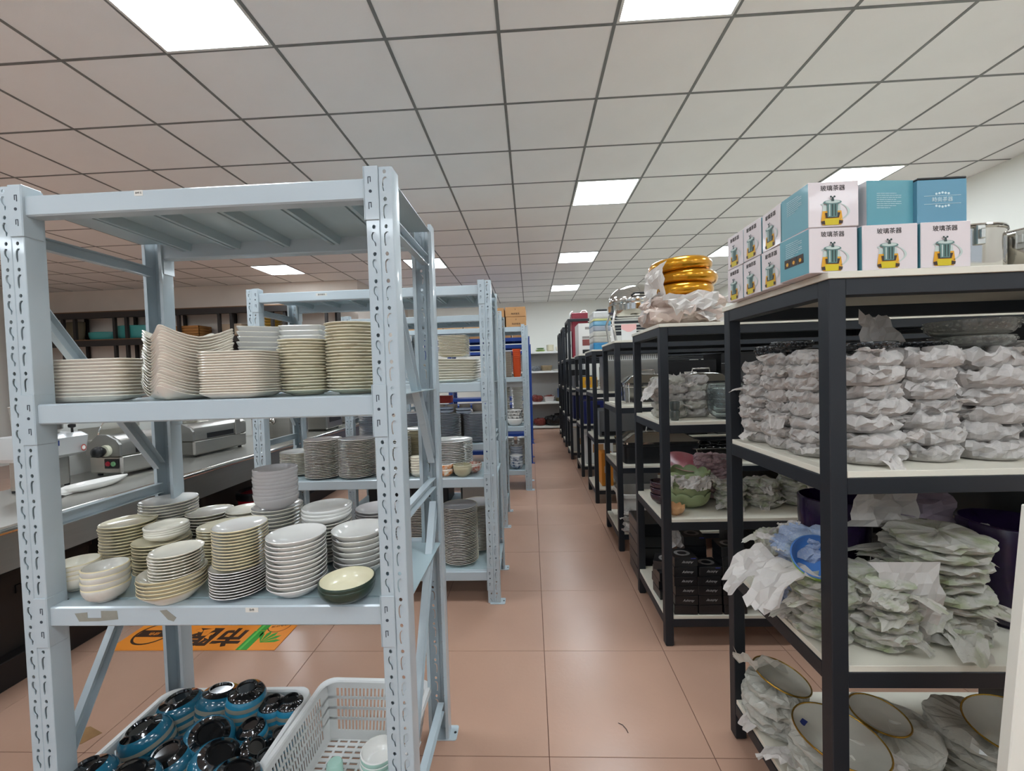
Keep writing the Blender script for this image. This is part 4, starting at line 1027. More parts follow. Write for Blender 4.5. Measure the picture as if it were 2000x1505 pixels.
# black tray with round black pans behind the lotus bowls
b = MB(); b.loft([[(px, py, z) for px, py in rrect(.26*s, .19*s, .03, 4)] for s, z in ((.92, 0), (1, .10), (1.05, .103), (1.05, .107), (.98, .107), (.90, .004))], 0); t = b.build('deep_tray', M['chrome'], None, 40, (1.48, 3.46, .75)); t.location.z = .65; tag(t, 'deep steel tray of black dishes on the third shelf', 'tray')
for k in range(5):
    b = MB(); b.lathe(bowl_prof(.07, .05, .5), 24); o = b.build('black_dish', mat('gloss_black', '0c0c0e', .1, coat=.6), None, 60, (1.34+.075*k, 3.44+.03*(k % 2), .66+.055)); tag(o, ('black glossy dish at the aisle end of the steel tray', 'second black glossy dish in the steel tray', 'middle black glossy dish in the steel tray', 'fourth black glossy dish in the steel tray', 'last black glossy dish in the steel tray')[k], 'dish', 'black dishes in the steel tray')
# white bin and papers at the bottom of the third shelf
b = MB(); b.loft([[(px, py, z) for px, py in rrect(.20*s, .15*s, .05, 5)] for s, z in ((.85, 0), (.97, .24), (1.04, .245), (1.05, .27), (1.0, .275), (.94, .24), (.82, .01))], 0); o = b.build('white_bin', mat('white_plastic', 'd9d6cf', .4), None, 40, (.86, 3.40, .147)); tag(o, 'white plastic tub at the bottom of the third shelf', 'tub')
MB().box(-.17, .17, -.12, .12, .235, .25).build('contents', M['black'], o) if False else None
wrapped_stack(.72, 3.26, .147, .075, 4, .04, 'grey paper packet', 'the pile beside the white tub', 'grey paper packets', CRU, SHT, .9, 'packet', 'paper_packet')
for i in range(5):
    b = MB(); b.box(-.10, .10, -.14, .14, 0, .075, b=.004); o = b.build('black_carton', bk, None, None, (.76, 2.86+.0*i, .001+i*.0765), (0, 0, .02*(i % 3-1))); tag(o, ORD[4-i]+' black carton of the floor pile between the charcoal shelves', 'carton', 'black cartons on the floor')
# third/fourth shelves: steel cabinet, boxes
def vent_box(label, x0, x1, y0, y1, z0, z1):
    t = thing('steel_warmer', label, 'appliance', ((x0+x1)/2, y0, z0), 0)
    a = (x1-x0)/2; h = z1-z0
    MB().box(-a, a, 0, y1-y0, .001, h, b=.004).build('housing', M['steel'], t)
    MB().box(-a, a, -.002, 0, h*.84, h*.99).build('vent_panel', M['white'], t)
    for k in range(26):
        xx = -a+.02+(2*a-.04)*k/25; MB().box(xx-.003, xx+.003, -.004, -.002, h*.86, h*.97).build('vent_slit', M['black'], t)
    b = MB(); b.tube([(a*.2, -.004, h*.45), (a*.2, -.03, h*.45), (a*.6, -.03, h*.45), (a*.6, -.004, h*.45)], .005, 8); b.build('handle', M['chrome'], t, 60)
vent_box('brushed steel warmer with a slotted vent on the fourth shelf', .78, 1.32, 4.45, 4.85, 1.15, 1.53)
def simple_box(name, label, cat, x0, x1, y0, y1, z0, z1, m, group=None, details=None):
    t = thing(name, label, cat, ((x0+x1)/2, (y0+y1)/2, z0), 0, group); a, c, h = (x1-x0)/2, (y1-y0)/2, z1-z0
    MB().box(-a, a, -c, c, .0005, h, b=.004).build('body', m, t)
    for (nm, q, mm) in (details or []):
        MB().box(q[0]*a, q[1]*a, -c-.002, -c+.001, q[2]*h, q[3]*h).build(nm, mm, t)
    return t
ylw = mat('yellow_card', 'd89f1c', .5); navy = mat('navy_plastic', '141d55', .5); grey = mat('grey_metal', '6a6c6e', .5)
simple_box('yellow_box', 'yellow carton on the fifth charcoal shelf', 'box', .66, .86, 5.56, 5.76, 1.152, 1.29, ylw, None, [('label', (-.6, .2, .3, .7), M['card'])])
simple_box('navy_crate', 'navy blue plastic crate below the yellow carton', 'crate', .68, 1.0, 5.56, 5.95, .682, .98, navy, None, [('grip', (-.3, .3, .7, .82), M['black'])])
simple_box('grey_cooker', 'dark grey cooker on the fourth shelf lower level', 'appliance', .70, 1.10, 4.45, 4.85, .682, .95, grey, None, [('control_strip', (-.9, .9, .05, .2), M['black'])])
simple_box('black_mixer', 'black appliance on the fifth shelf upper level', 'appliance', .95, 1.3, 5.58, 5.95, 1.152, 1.42, M['black'], None, [('badge', (-.2, .2, .4, .5), M['steel'])])
simple_box('orange_carton', 'orange carton at the bottom of the fourth shelf', 'carton', .72, .84, 4.5, 4.7, .152, .50, mat('orange_card', 'd98a2c', .6), None, [('label', (-.5, .5, .4, .6), M['white'])])
simple_box('white_carton', 'white carton at the bottom of the fifth shelf', 'carton', .70, 1.05, 5.6, 5.95, .152, .52, M['white'], None, [('label', (-.5, .3, .4, .7), M['card'])])
simple_box('cutlery_case', 'grey case at the bottom of the fourth shelf', 'case', .90, 1.3, 4.5, 4.85, .152, .40, grey, None, [('latch', (-.1, .1, .6, .8), M['chrome'])])
for k, (x, l) in enumerate(((.66, 'white mug beside the fifth shelf post'), (.76, 'white mug second from the fifth shelf post'), (.88, 'white mug behind the yellow carton'))):
    b = MB(); b.lathe(bowl_prof(.045, .09, .8, .004), 20); t = b.build('mug', C['wht'], None, 60, (x, 5.70 if k < 2 else 5.86, 1.42 if False else 1.1515)); tag(t, l, 'mug', 'white mugs on the fifth shelf')
    b = MB(); b.tube([(.044, 0, .07), (.07, 0, .065), (.07, 0, .03), (.044, 0, .025)], .005, 6); b.build('handle', C['wht'], t, 60)
    if k == 0: t.location = (.70, 5.86, 1.1515)
    if k == 1: t.location = (.80, 5.84, 1.1515)
# fourth shelf top: plastic wrapped packs
GPK = 'plastic-wrapped packs on the fourth charcoal shelf'
film = mat('pack_film', 'b9c3c6', .12, coat=.6, var=(18, .25), bump=(25, .35))
for i, (h, c, l) in enumerate([(.075, '2a7fb0', 'bright blue pack at the bottom of the wrapped tower'), (.062, 'b9b6ae', 'grey tray pack second from the bottom'), (.055, 'c8c5bc', 'pale tray pack third from the bottom'), (.055, '9fa6b2', 'bluish grey pack in the middle of the tower'), (.05, '6fa6c4', 'light blue pack above the middle'), (.025, 'd0cf8c', 'pale yellow pack near the top'), (.075, 'cfcfcd', 'white pack near the top of the wrapped tower')]):
    z0 = 1.586+sum((.075, .062, .055, .055, .05, .025, .075)[:i])
    b = MB(); b.loft([[(px+.004*noise.noise(Vector((px*40, py*40, zz*30+i))), py, zz) for px, py in rrect(.092*s, .16*s, .02, 4)] for s, zz in ((.97, 0), (1, h*.2), (1.0, h*.8), (.97, h-.001))], 0)
    o = b.build('wrapped_pack', mat('pack_%d' % i, c, .3, coat=.5, var=(14, .3), bump=(25, .3)), None, None, (.755, 4.62, z0)); tag(o, l, 'pack', GPK)
b = MB(); b.box(-.055, .055, -.08, .08, 0, .03, b=.003); o = b.build('black_tray', M['black'], None, None, (.77, 4.62, 1.985)); tag(o, 'flat black tray on top of the wrapped tower', 'tray')
# fifth shelf top: white oven boxes
redp = mat('dark_red_print', '7a3a34', .5); gp = mat('grey_print', '8b8480', .5)
simple_box('oven_carton', 'white printed oven carton on the fifth charcoal shelf', 'carton', .632, .85, 5.55, 5.95, 1.586, 1.985, mat('white_carton_card', 'd3cfca', .5), None, [('title_print', (-.2, .95, .80, .88), gp), ('photo_print', (-.55, 1, .28, .48), redp), ('stripe_print', (-.55, 1, .50, .58), gp), ('lower_panel', (-.55, 1, .03, .15), M['black'])])
simple_box('lower_carton', 'second white carton beside the oven carton', 'carton', .87, 1.1, 5.55, 5.95, 1.586, 1.93, mat('white_carton_card', 'd3cfca', .5), None, [('print', (-.5, .5, .3, .6), gp)])
# sixth shelf: red carton with round lids
rc = thing('red_carton', 'tall red carton on the tall sixth shelf', 'carton', (.80, 6.92, 1.586), 0)
MB().box(-.125, .125, -.16, .16, 0, .70, b=.006).build('body', mat('crimson_card', '8f2436', .45), rc)
b = MB(); b.tube([(-.14, 0, .66), (-.13, 0, .72), (-.09, 0, .745)], .012, 8); b.tube([(.02, 0, .70), (.06, 0, .75), (.11, 0, .75), (.14, 0, .70)], .012, 8); b.build('carry_strap', M['white'], rc, 60)
simple_box('grey_case', 'pale grey case beside the red carton', 'case', .62, .66, 6.75, 7.1, 1.586, 2.0, M['white'], None, [('latch', (-.5, .5, .4, .5), grey)])
for k, (x0, y, z0, z1, l) in enumerate([(.66, 6.9, .622, .98, 'dark blue carton on the sixth shelf'), (.64, 6.9, .122, .45, 'white carton at the bottom of the sixth shelf'), (.64, 8.0, .622, 1.0, 'white carton on the seventh shelf'), (.64, 8.0, .122, .52, 'white carton at the bottom of the seventh shelf'), (.66, 9.1, .622, 1.0, 'grey carton on the last shelf'), (.68, 6.9, 1.102, 1.3, 'grey carton on the sixth shelf'), (.68, 8.0, 1.102, 1.4, 'black carton on the seventh shelf'), (.68, 9.1, 1.102, 1.4, 'black carton on the last shelf')]):
    simple_box('stored_carton', l, 'carton', x0, x0+.35, y-.18, y+.15, z0, z1, (navy, M['white'], M['white'], M['white'], grey, grey, M['black'], M['black'])[k], 'stored cartons on the tall shelves', [('label', (-.4, .2, .3, .6), M['card'])])

# more stock farther along the charcoal shelves
GS = 'stock at the inner part of the charcoal shelves'
whc = mat('off_white_card', 'c2bdb4', .6); redc = mat('red_card', '6e2220', .5)
for k, (x0, x1, y0, y1, z0, h, m, l) in enumerate([
    (1.62, 2.02, 2.15, 2.58, 1.109, .34, M['black'], 'black carton past the glass bowls on the second shelf'), (2.08, 2.5, 2.15, 2.58, 1.109, .38, bk, 'glossy black carton next on the second shelf'), (2.55, 2.95, 2.15, 2.58, 1.109, .33, whc, 'off-white carton on the second shelf inner end'),
    (1.60, 2.05, 2.15, 2.58, .633, .36, bk, 'black carton past the wrapped dishes on the second shelf'), (2.1, 2.6, 2.15, 2.58, .633, .38, M['black'], 'black crate deep on the second shelf'), (2.65, 3.1, 2.15, 2.58, .633, .3, bk, 'black carton at the inner end of the third level'),
    (1.10, 1.55, 2.15, 2.58, .153, .36, bk, 'large black carton behind the ashtray boxes'), (1.62, 2.1, 2.15, 2.58, .153, .38, M['black'], 'black crate low on the second shelf'), (2.2, 2.7, 2.15, 2.58, .153, .36, bk, 'black carton low at the inner end'),
    (1.62, 2.1, 3.25, 3.7, 1.101, .30, M['black'], 'black oven carton on the third charcoal shelf'), (2.15, 2.5, 3.25, 3.7, 1.101, .36, redc, 'red carton on the third charcoal shelf'), (2.55, 3.0, 3.25, 3.7, 1.101, .34, whc, 'off-white carton on the third charcoal shelf'),
    (1.85, 2.4, 3.25, 3.7, .649, .36, bk, 'black carton past the steel tray'), (2.45, 3.0, 3.25, 3.7, .649, .34, M['black'], 'black crate past the steel tray'), (1.2, 1.8, 3.25, 3.7, .147, .38, bk, 'black carton past the white tub'), (1.9, 2.6, 3.25, 3.7, .147, .38, M['black'], 'black crate low on the third shelf'),
    (1.40, 1.9, 4.45, 4.9, 1.151, .30, M['black'], 'black carton beside the steel warmer on the fourth shelf'), (1.95, 2.5, 4.45, 4.9, 1.151, .36, M['black'], 'black carton on the fourth charcoal shelf'), (2.55, 3.0, 4.45, 4.9, 1.151, .36, grey, 'grey carton on the fourth charcoal shelf'),
    (1.2, 1.8, 4.45, 4.9, .681, .38, M['black'], 'black carton beside the dark grey cooker'), (1.9, 2.6, 4.45, 4.9, .681, .38, grey, 'grey carton lower on the fourth shelf'),
    (1.42, 2.0, 1.12, 1.55, .633, .40, bk, 'black carton beyond the purple bowl on the nearest shelf'), (1.55, 2.1, 1.12, 1.55, .153, .38, bk, 'black carton beyond the gold-rimmed plates'), (1.55, 2.1, 1.12, 1.55, 1.109, .36, M['black'], 'black carton beyond the wrapped bowls')]):
    simple_box('stock_carton', l, 'carton', x0, x1, y0, y1, z0, z0+h, m, GS, [('label', (-.3, .2, .35, .6), whc if m is not whc else M['ink']), ('seam', (-1, 1, .93, .94), M['ink'])])

# ------------------------------------------------------------------ far wall shelf
t = thing('wall_shelf', 'white board shelf at the far wall end of the aisle', 'shelf', (0, 0, 0))
for z in (1.875, 1.405, .652, .07):
    MB().box(-.9, 1.3, 10.3, 10.83, z-.048, z, b=.004).build('board', M['white'], t)
for x in (-.9, 1.26):
    MB().box(x, x+.04, 10.34, 10.83, 0, 1.83).build('upright', mat('grey_upright', 'a7a9a8', .5), t)
MB().box(-.86, 1.26, 10.8, 10.84, 0, 1.83).build('back_panel', mat('grey_panel', 'a9a8a5', .6), t)
GF = 'wares on the far wall shelf'
gy = mat('lime_glaze', '8fae4a', .3)
for k in range(3):
    b = MB(); b.lathe(plate_prof(.13, .03), 28); o = b.build('green_dish', (gy, C['wht'], mat('leaf_green', '4c7d34', .3))[k], None, 50, (.26, 10.5, 1.876+.032*k)); o.scale = ((1, .9, .8)[k],)*3; tag(o, ('pale lime dish at the bottom of the far top shelf pile', 'white dish between the green ones on the far shelf', 'leaf green dish on the far top shelf')[k], 'dish', GF)
for k in range(5):
    b = MB(); b.lathe(bowl_prof(.09, .05, .6), 24, mi=0); o = b.build('striped_bowl', mat('striped_cream', 'd5cdb2', .3, var=(20, .5)), None, 50, (.50, 10.5, 1.876+.027*k)); tag(o, ORD[4-k]+' striped cream bowl of the far top shelf stack', 'bowl', GF)
b = MB(); b.lathe(bowl_prof(.10, .11, .6), 24); o = b.build('cream_bowl', C['cream'], None, 50, (.73, 10.5, 1.876)); tag(o, 'cream bowl on the far top shelf behind the tall frames', 'bowl', GF)
b = MB(); b.lathe(bowl_prof(.14, .13, .75), 28); o = b.build('glass_basin', mat('brownish_glass', '8d7a5e', .2, coat=.4, var=(20, .4)), None, 50, (.40, 10.5, 1.406)); tag(o, 'brownish glass basin on the far second shelf', 'basin', GF)
b = crumple(.10, .10, 201); o = b.build('grey_bag', grey, None, None, (.14, 10.5, 1.406)); tag(o, 'small grey bag on the far second shelf', 'bag', GF)
b = MB(); b.lathe(plate_prof(.12, .03), 24); o = b.build('pale_dish', C['cream'], None, 50, (.66, 10.5, 1.406)); tag(o, 'flat pale dish on the far second shelf', 'dish', GF)
b = MB(); b.loft([[(px, py, z) for px, py in rrect(.13*s, .11*s, .03, 4)] for s, z in ((.75, 0), (1, .13), (1.05, .13), (.95, .125), (.72, .006))], 0); o = b.build('clear_tub', mat('milky_plastic', 'c9c3bf', .3), None, 40, (.44, 10.5, .653)); tag(o, 'milky plastic tub of red wares on the far shelf', 'tub', GF)
rd = mat('dull_red', '6e2c24', .4)
for k, (x, y, z, s) in enumerate([(.38, 10.5, .73, .07), (.46, 10.48, .75, .06), (.52, 10.52, .73, .06)]):
    o = crumple(s, s*.9, 210+k).build('red_ware', rd, None, None, (x, y, z)); tag(o, ('dull red piece at one end of the milky tub', 'dull red piece topping the milky tub', 'dull red piece at the other end of the milky tub')[k], 'ware', GF)
for k, (x, z, s, m, l) in enumerate([(.15, .653, .13, rd, 'dark reddish pile on the far third shelf'), (.68, .653, .08, mat('olive_ware', '5c5230', .5), 'olive brown ware on the far third shelf'), (.20, .071, .15, rd, 'reddish bundle on the lowest far shelf'), (.55, .071, .22, M['black'], 'big black bundle on the lowest far shelf'), (-.14, .071, .14, M['black'], 'black bundle at the blue rack end of the lowest far shelf')]):
    o = crumple(s, s*1.0, 220+k).build('bundle', m, None, None, (x, 10.52, z)); tag(o, l, 'bundle', GF)
simple_box('blue_bottle_box', 'blue printed carton standing on the far third shelf', 'carton', .66, .80, 10.62, 10.75, .653, .96, mat('blue_print', '56688c', .5, var=(20, .5)), GF, [('label', (-.5, .5, .3, .6), M['white'])])
# ------------------------------------------------------------------ steel worktable with kitchen machines
t = thing('steel_worktable', 'long stainless steel worktable under the kitchen machines', 'table', (-2.175, 0, 0))
MB().box(-.80, 0, .35, 6.6, .776, .80, b=.010).build('table_top', M['steel'], t, 40)
b = MB(); b.tube([(-.002, .35, .786), (-.002, 6.6, .786)], .018, 12); b.build('rounded_edge', M['chrome'], t, 60)
MB().box(-.06, -.045, .4, 6.55, .60, .775).build('apron', M['steel'], t)
MB().box(-.80, -.245, .4, 6.55, .0, .13, b=.004).build('plinth', mat('dark_plinth', '1d1817', .6), t)
for y in (.42, 2.3, 4.2, 6.45):
    for x in (-.75, -.20): 
        b = MB(); b.lathe([(0, 0), (.022, 0), (.022, .03), (.019, .035), (.019, .776), (0, .776)], 14, (x, y, 0)); b.build('leg', M['steel'], t, 40)
# dark crates, bucket and cables under the table
bx = mat('dark_store_box', '201c1a', .6)
for k, (y0, y1, h) in enumerate([(.5, 1.05, .42), (1.1, 1.6, .40), (1.65, 2.25, .38), (2.35, 3.0, .36), (3.05, 4.3, .4), (4.4, 5.2, .38)]):
    tb = thing('storage_crate', 'dark storage crate under the worktable, '+('first', 'second', 'third', 'fourth', 'fifth', 'sixth')[k]+' along it', 'crate', (-2.67, (y0+y1)/2, .1315), 0, 'dark crates under the worktable')
    b = MB(); b.loft([[(px, py, z) for px, py in rrect(.20*s, (y1-y0)/2*s, .03, 3)] for s, z in ((.92, 0), (1, h), (1.03, h), (1.03, h-.02), (.96, h-.02), (.90, .01))], 0); b.build('crate_body', bx, tb, 30)
    MB().box(.188, .203, -.06, .06, h*.7, h*.8).build('grip', M['black'], tb)
t = thing('red_bucket', 'red bucket with a black rim under the worktable', 'bucket', (-2.24, 3.36, 0))
b = MB(); b.lathe([(0, .002), (.13, .002), (.150, .44), (.143, .44), (.12, .01), (0, .01)], 28); b.build('bucket_body', mat('red_plastic', 'b0142a', .4), t, 40)
b = MB(); b.lathe([(.143, .43), (.160, .432), (.163, .48), (.15, .49), (.135, .48), (.135, .44)], 28); b.build('rim', M['black'], t, 40)
b = MB(); b.lathe([(0, .44), (.10, .45), (.135, .465)], 24); b.build('contents', mat('dark_red_plastic', '7e1426', .4), t, 40)
random.seed(23)
for k in range(7):
    pts = []; x, y = -2.56+random.uniform(-.03, .03), 1.72+.10*k
    for i in range(22):
        a = i*.75+k; pts.append((x+.11*math.cos(a)*random.uniform(.6, 1.2), y+.14*math.sin(a)*random.uniform(.6, 1.2)+.006*i, .542+.09*abs(math.sin(i*.4+k))))
    sm = []
    for i in range(len(pts)-1):
        for q in range(3): sm.append(tuple(Vector(pts[i]).lerp(Vector(pts[i+1]), q/3)))
    o = MB().tube(sm, .005, 6).build('power_cable', M['black'], None, 60); tag(o, 'tangled black cable under the worktable, '+('first', 'second', 'third', 'fourth', 'fifth', 'sixth', 'seventh')[k]+' from the outer post', 'cable', 'black cables under the worktable')

GM = 'kitchen machines on the worktable'
TZ = .801
# bowl cutter
t = thing('bowl_cutter', 'steel bowl cutter with a blue badge and black lever', 'machine', (-2.765, 2.265, TZ), .0, GM); t.scale = (.82, .74, 1.0)
b = MB(); b.loft([[(x*s, y*s+.0, z) for x, y in rrect(.125, .15, .03, 4)] for s, z in ((.80, .012), (.80, .17))], 0); b.build('base', M['steel'], t, 30)
b = MB(); b.loft([[(x*sx+dx, y*sy, z) for x, y in rrect(.14, .17, .03, 4)] for sx, sy, dx, z in ((.90, .95, 0, .17), (1.12, 1.05, .02, .19), (1.18, 1.08, .03, .285), (1.05, 1.05, .0, .305))], 0); b.build('housing', mat('satin_aluminium', 'c9cbcb', .35, .4), t, 30)
b = MB(); b.lathe([(0, .30), (.10, .305), (.125, .33), (.135, .46), (.14, .465), (.125, .47), (.05, .49), (0, .495)], 32); b.build('bowl', M['steel'], t, 40)
b = MB(); b.tube([(.06, .05, .47), (.10, .12, .465), (.12, .19, .445)], [.012, .016, .018], 10); b.build('lever', M['black'], t, 60)
b = MB(); b.lathe([(0, 0), (.007, 0), (.007, .03), (.022, .035), (.022, .05), (.012, .056), (0, .056)], 14, (.13, .11, .30)); b.build('clamp_knob', M['black'], t, 50)
MB().box(.198, .1995, -.13, -.05, .245, .275).build('badge', mat('blue_badge', '24356e', .4), t)
q = MB(); q.lathe([(0, .001), (.019, .001), (.019, 0)], 18, xf=facing(.198, .12, .215, '+x')); q.lathe([(0, .0016), (.013, .0016), (.013, .001)], 18, mi=1, xf=facing(.198, .12, .215, '+x')); q.build('warning_mark', [mat('warning_red', 'b5473c', .5), M['white']], t)
for sx in (-.08, .08):
    for sy in (-.1, .1):
        b = MB(); b.lathe([(0, 0), (.016, 0), (.016, .013), (0, .013)], 12, (sx, sy, 0)); b.build('foot', M['black'], t)
# slicers
def slicer(label, x, y, rz, knob=True, L=.26, sc=1.0, vent=True):
    t = thing('meat_slicer', label, 'machine', (x, y, TZ), rz, GM); t.scale = (sc, sc, sc)
    b = MB(); b.box(-.12, .12, -L, L, .014, .13, b=.012); b.build('base', M['steel'], t, 30)
    b = MB(); pr = [(-.12, .13), (-.12, .20), (-.07, .25), (.07, .25), (.115, .225), (.12, .20), (.12, .13)]
    b.prism([(px, pz) for px, pz in pr], -L*.98, L*.98, 'y'); b.build('motor_housing', M['steel'], t, 35)
    b = MB(); b.prism([(-.12, .13), (-.12, .19), (-.03, .262), (.03, .262), (.10, .23), (.124, .20), (.124, .13)], -L*1.0-.012, -L*.98, 'y'); b.build('end_plate', mat('grey_casting', '8b8a86', .4, .6), t)
    if vent: MB().box(.119, .1225, -L*.55, L*.45, .135, .175).build('vent_opening', M['black'], t)
    if vent: MB().box(.12, .13, L*.50, L*.72, .12, .255, b=.006).build('strap', M['steel'], t)
    if knob:
        b = MB(); b.lathe([(0, 0), (.034, 0), (.036, .012), (.034, .022), (0, .022)], 24, xf=facing(.04, -L-.013, .165)); b.build('dial', mat('ivory_dial', 'd8d6c0', .4), t, 40)
        b = MB(); b.lathe([(0, .02), (.020, .022), (.032, .04), (.034, .06), (.026, .078), (0, .084)], 20, xf=facing(.04, -L-.013, .165)); b.build('knob', M['black'], t, 60)
        MB().box(.0, .10, -L-.006, -L, .05, .11, b=.002).build('switch_plate', M['black'], t)
        b = MB(); b.lathe([(0, .008), (.014, .006), (.016, 0)], 14, xf=facing(.028, -L-.006, .08)); b.build('red_button', mat('red_button', '9a2030', .4), t)
        b = MB(); b.lathe([(0, .008), (.014, .006), (.016, 0)], 14, xf=facing(.068, -L-.006, .08)); b.build('green_button', mat('green_button', '6f9f70', .4), t)
    b = MB(); b.lathe([(0, 0), (.13, .0), (.132, .006), (.11, .012), (0, .016)], 32, xf=Matrix.Translation((-.125, 0, .26)) @ Matrix.Rotation(-PI/2+.25, 4, 'Y')); b.build('blade_guard', M['chrome'], t, 50)
    b = MB(); b.box(-.30, -.15, -.12, .12, .20, .21); b.box(-.30, -.29, -.12, .12, .21, .29); b.build('carriage', M['steel'], t)
    for sx in (-.09, .09):
        for sy in (-L*.8, L*.8):
            b = MB(); b.lathe([(0, 0), (.014, 0), (.014, .015), (0, .015)], 12, (sx, sy, 0)); b.build('foot', M['black'], t)
    return t
slicer('steel slicer with black knob and red and green buttons', -2.655, 2.74, -.10, True, .20)
slicer('longest steel slicer with black vent openings', -2.665, 3.40, -.10, False, .27, .98)
def mixer(label, x, y, s, rz=0.0):
    t = thing('food_machine', label, 'machine', (x, y, TZ), rz, GM); t.scale = (s, s, s)
    MB().box(-.16, .16, -.17, .17, .012, .27, b=.012).build('body', M['steel'], t, 30)
    MB().box(-.14, .17, -.15, .15, .27, .30, b=.006).build('lid', mat('grey_casting', '8b8a86', .4, .6), t)
    b = MB(); b.lathe([(0, 0), (.035, 0), (.035, .008), (.02, .012), (.018, .03), (0, .032)], 20, mi=[0, 0, 1, 1, 1], xf=facing(-.03, -.171, .19)); b.build('dial', [M['black'], M['chrome']], t, 40)
    MB().box(.161, .163, -.12, .12, .08, .16).build('front_panel', mat('dark_panel', '2a2a2a', .4), t)
    b = MB(); b.tube([(.162, -.1, .22), (.19, -.1, .22), (.19, .1, .22), (.162, .1, .22)], .006, 8); b.build('handle', M['chrome'], t, 60)
    for sx in (-.12, .12):
        for sy in (-.12, .12):
            b = MB(); b.lathe([(0, 0), (.014, 0), (.014, .013), (0, .013)], 10, (sx, sy, 0)); b.build('foot', M['black'], t)
mixer('steel machine with a round dial behind the second rack', -2.45, 4.12, .95)
mixer('steel counter oven farther along the worktable', -2.42, 4.75, 1.15)
mixer('steel counter oven at the far part of the worktable', -2.42, 5.45, 1.15)
mixer('steel counter oven at the far end of the worktable', -2.42, 6.1, 1.1)
# pale splash panel behind the machines
t = thing('splash_panel', 'pale white panel standing behind the kitchen machines', 'panel', (-3.03, 2.35, 0))
MB().box(0, .02, 0, 2.1, .02, 1.25, b=.003).build('sheet', mat('pale_sheet', 'c9c9c4', .5, var=(3, .15), bump=(6, .2)), t)
for y in (.1, 1.0, 1.95): MB().box(-.04, .0, y, y+.05, 0, 1.2).build('support', M['steel'], t)
# long white fish dish on the table
b = MB(); L_, W_ = .19, .065
def fish(s, z): return [(x*s, y*s, z) for x, y in [(-1.0*L_*1.15, .035), (-1.0*L_*1.15, -.035), (-.82*L_, -.018), (-.5*L_, -W_*.85), (0, -W_), (.5*L_, -W_*.85), (.92*L_, -.02), (L_, 0), (.92*L_, .02), (.5*L_, W_*.85), (0, W_), (-.5*L_, W_*.85), (-.82*L_, .018)]]
b.loft([fish(.7, 0), fish(.85, .012), fish(1.0, .030), fish(.99, .034), fish(.82, .016), fish(.3, .008)], 0)
o = b.build('fish_dish', C['wht'], None, 50, (-2.455, 2.26, TZ+.002), (0, 0, 1.50)); tag(o, 'long white fish-shaped dish at the worktable edge', 'dish')

# ------------------------------------------------------------------ dark shelving along the pinkish wall
t = thing('wall_rack', 'dark framed shelving along the pinkish wall', 'shelf', (0, 0, 0))
dkf = mat('dark_brown_frame', '221d1b', .6); wood = mat('brown_board', '6b4d34', .6)
for x in [-9.2+.95*k for k in range(7)]:
    for dx in (0, .22): MB().box(x+dx, x+dx+.045, 7.20, 7.245, 0, 2.62).build('post', dkf, t)
    MB().box(x, x+.045, 7.60, 7.645, 0, 2.62).build('post', dkf, t)
for z in (2.66, 2.17, 1.50, .8):
    MB().box(-9.2, -3.3, 7.18, 7.24, z-.10, z).build('rail', dkf, t)
    MB().box(-9.2, -3.3, 7.19, 7.65, z, z+.018).build('shelf_board', wood, t)
GWR = 'wares on the dark wall shelving'
tq = mat('turquoise_glaze', '3f8f8c', .35)
for k, (x, z, R, H, m, l, sx) in enumerate([(-7.72, 2.19, .25, .14, tq, 'shallow turquoise oval bowl on the wall shelving', 1.0), (-7.06, 2.19, .38, .23, tq, 'larger turquoise oval basin on the wall shelving', 1.0), (-8.95, 2.19, .18, .34, wood, 'brown pot at the outer end of the wall shelving', .8), (-8.22, 2.19, .17, .34, mat('olive_jar', '5f553f', .5), 'olive brown jar on the wall shelving', .8), (-8.62, 2.19, .15, .30, mat('pinkish_pot', '8d7468', .6), 'pinkish pot on the wall shelving', .9)]):
    b = MB(); b.lathe(bowl_prof(R, H, .7, .012), 28, sy=.42); o = b.build('large_bowl', m, None, 60, (x, 7.42, z)); tag(o, l, 'bowl', GWR)
t2 = thing('wooden_basket', 'tan wooden slatted basket on the wall shelving', 'basket', (-6.05, 7.42, 2.19)); tanw = mat('tan_wood', '9c6a34', .6)
for z in (.0, .05, .10, .15):
    b = MB(); b.box(-.26, .26, -.15, -.14, z, z+.04); b.box(-.26, .26, .14, .15, z, z+.04); b.box(-.26, -.25, -.15, .15, z, z+.04); b.box(.25, .26, -.15, .15, z, z+.04); b.build('slat', tanw, t2)
MB().box(-.26, .26, -.15, .15, 0, .01).build('bottom', tanw, t2)
b = MB(); b.loft([[(px, py, z) for px, py in rrect(.2*s, .12*s, .03, 3)] for s, z in ((.8, 0), (1, .2), (.9, .2), (.7, .02))], 0); o = b.build('pale_basket', mat('pale_wicker', 'bba58d', .7), None, 40, (-5.25, 7.42, 2.19)); tag(o, 'pale basket at the end of the wall shelving', 'basket', GWR)
for k in range(6):
    b = MB(); b.lathe(plate_prof(.16, .03), 24); o = b.build('yellow_tray', mat('yellow_straw', 'b89a4a', .6), None, 50, (-2.55, 6.2, 1.62+.06*k)); o.location = (-2.45, 5.9, .801+.06*k) if False else (-4.55, 7.40, 2.19+.05*k); tag(o, ORD[5-k]+' straw yellow tray of the pile on the wall shelving', 'tray', GWR)

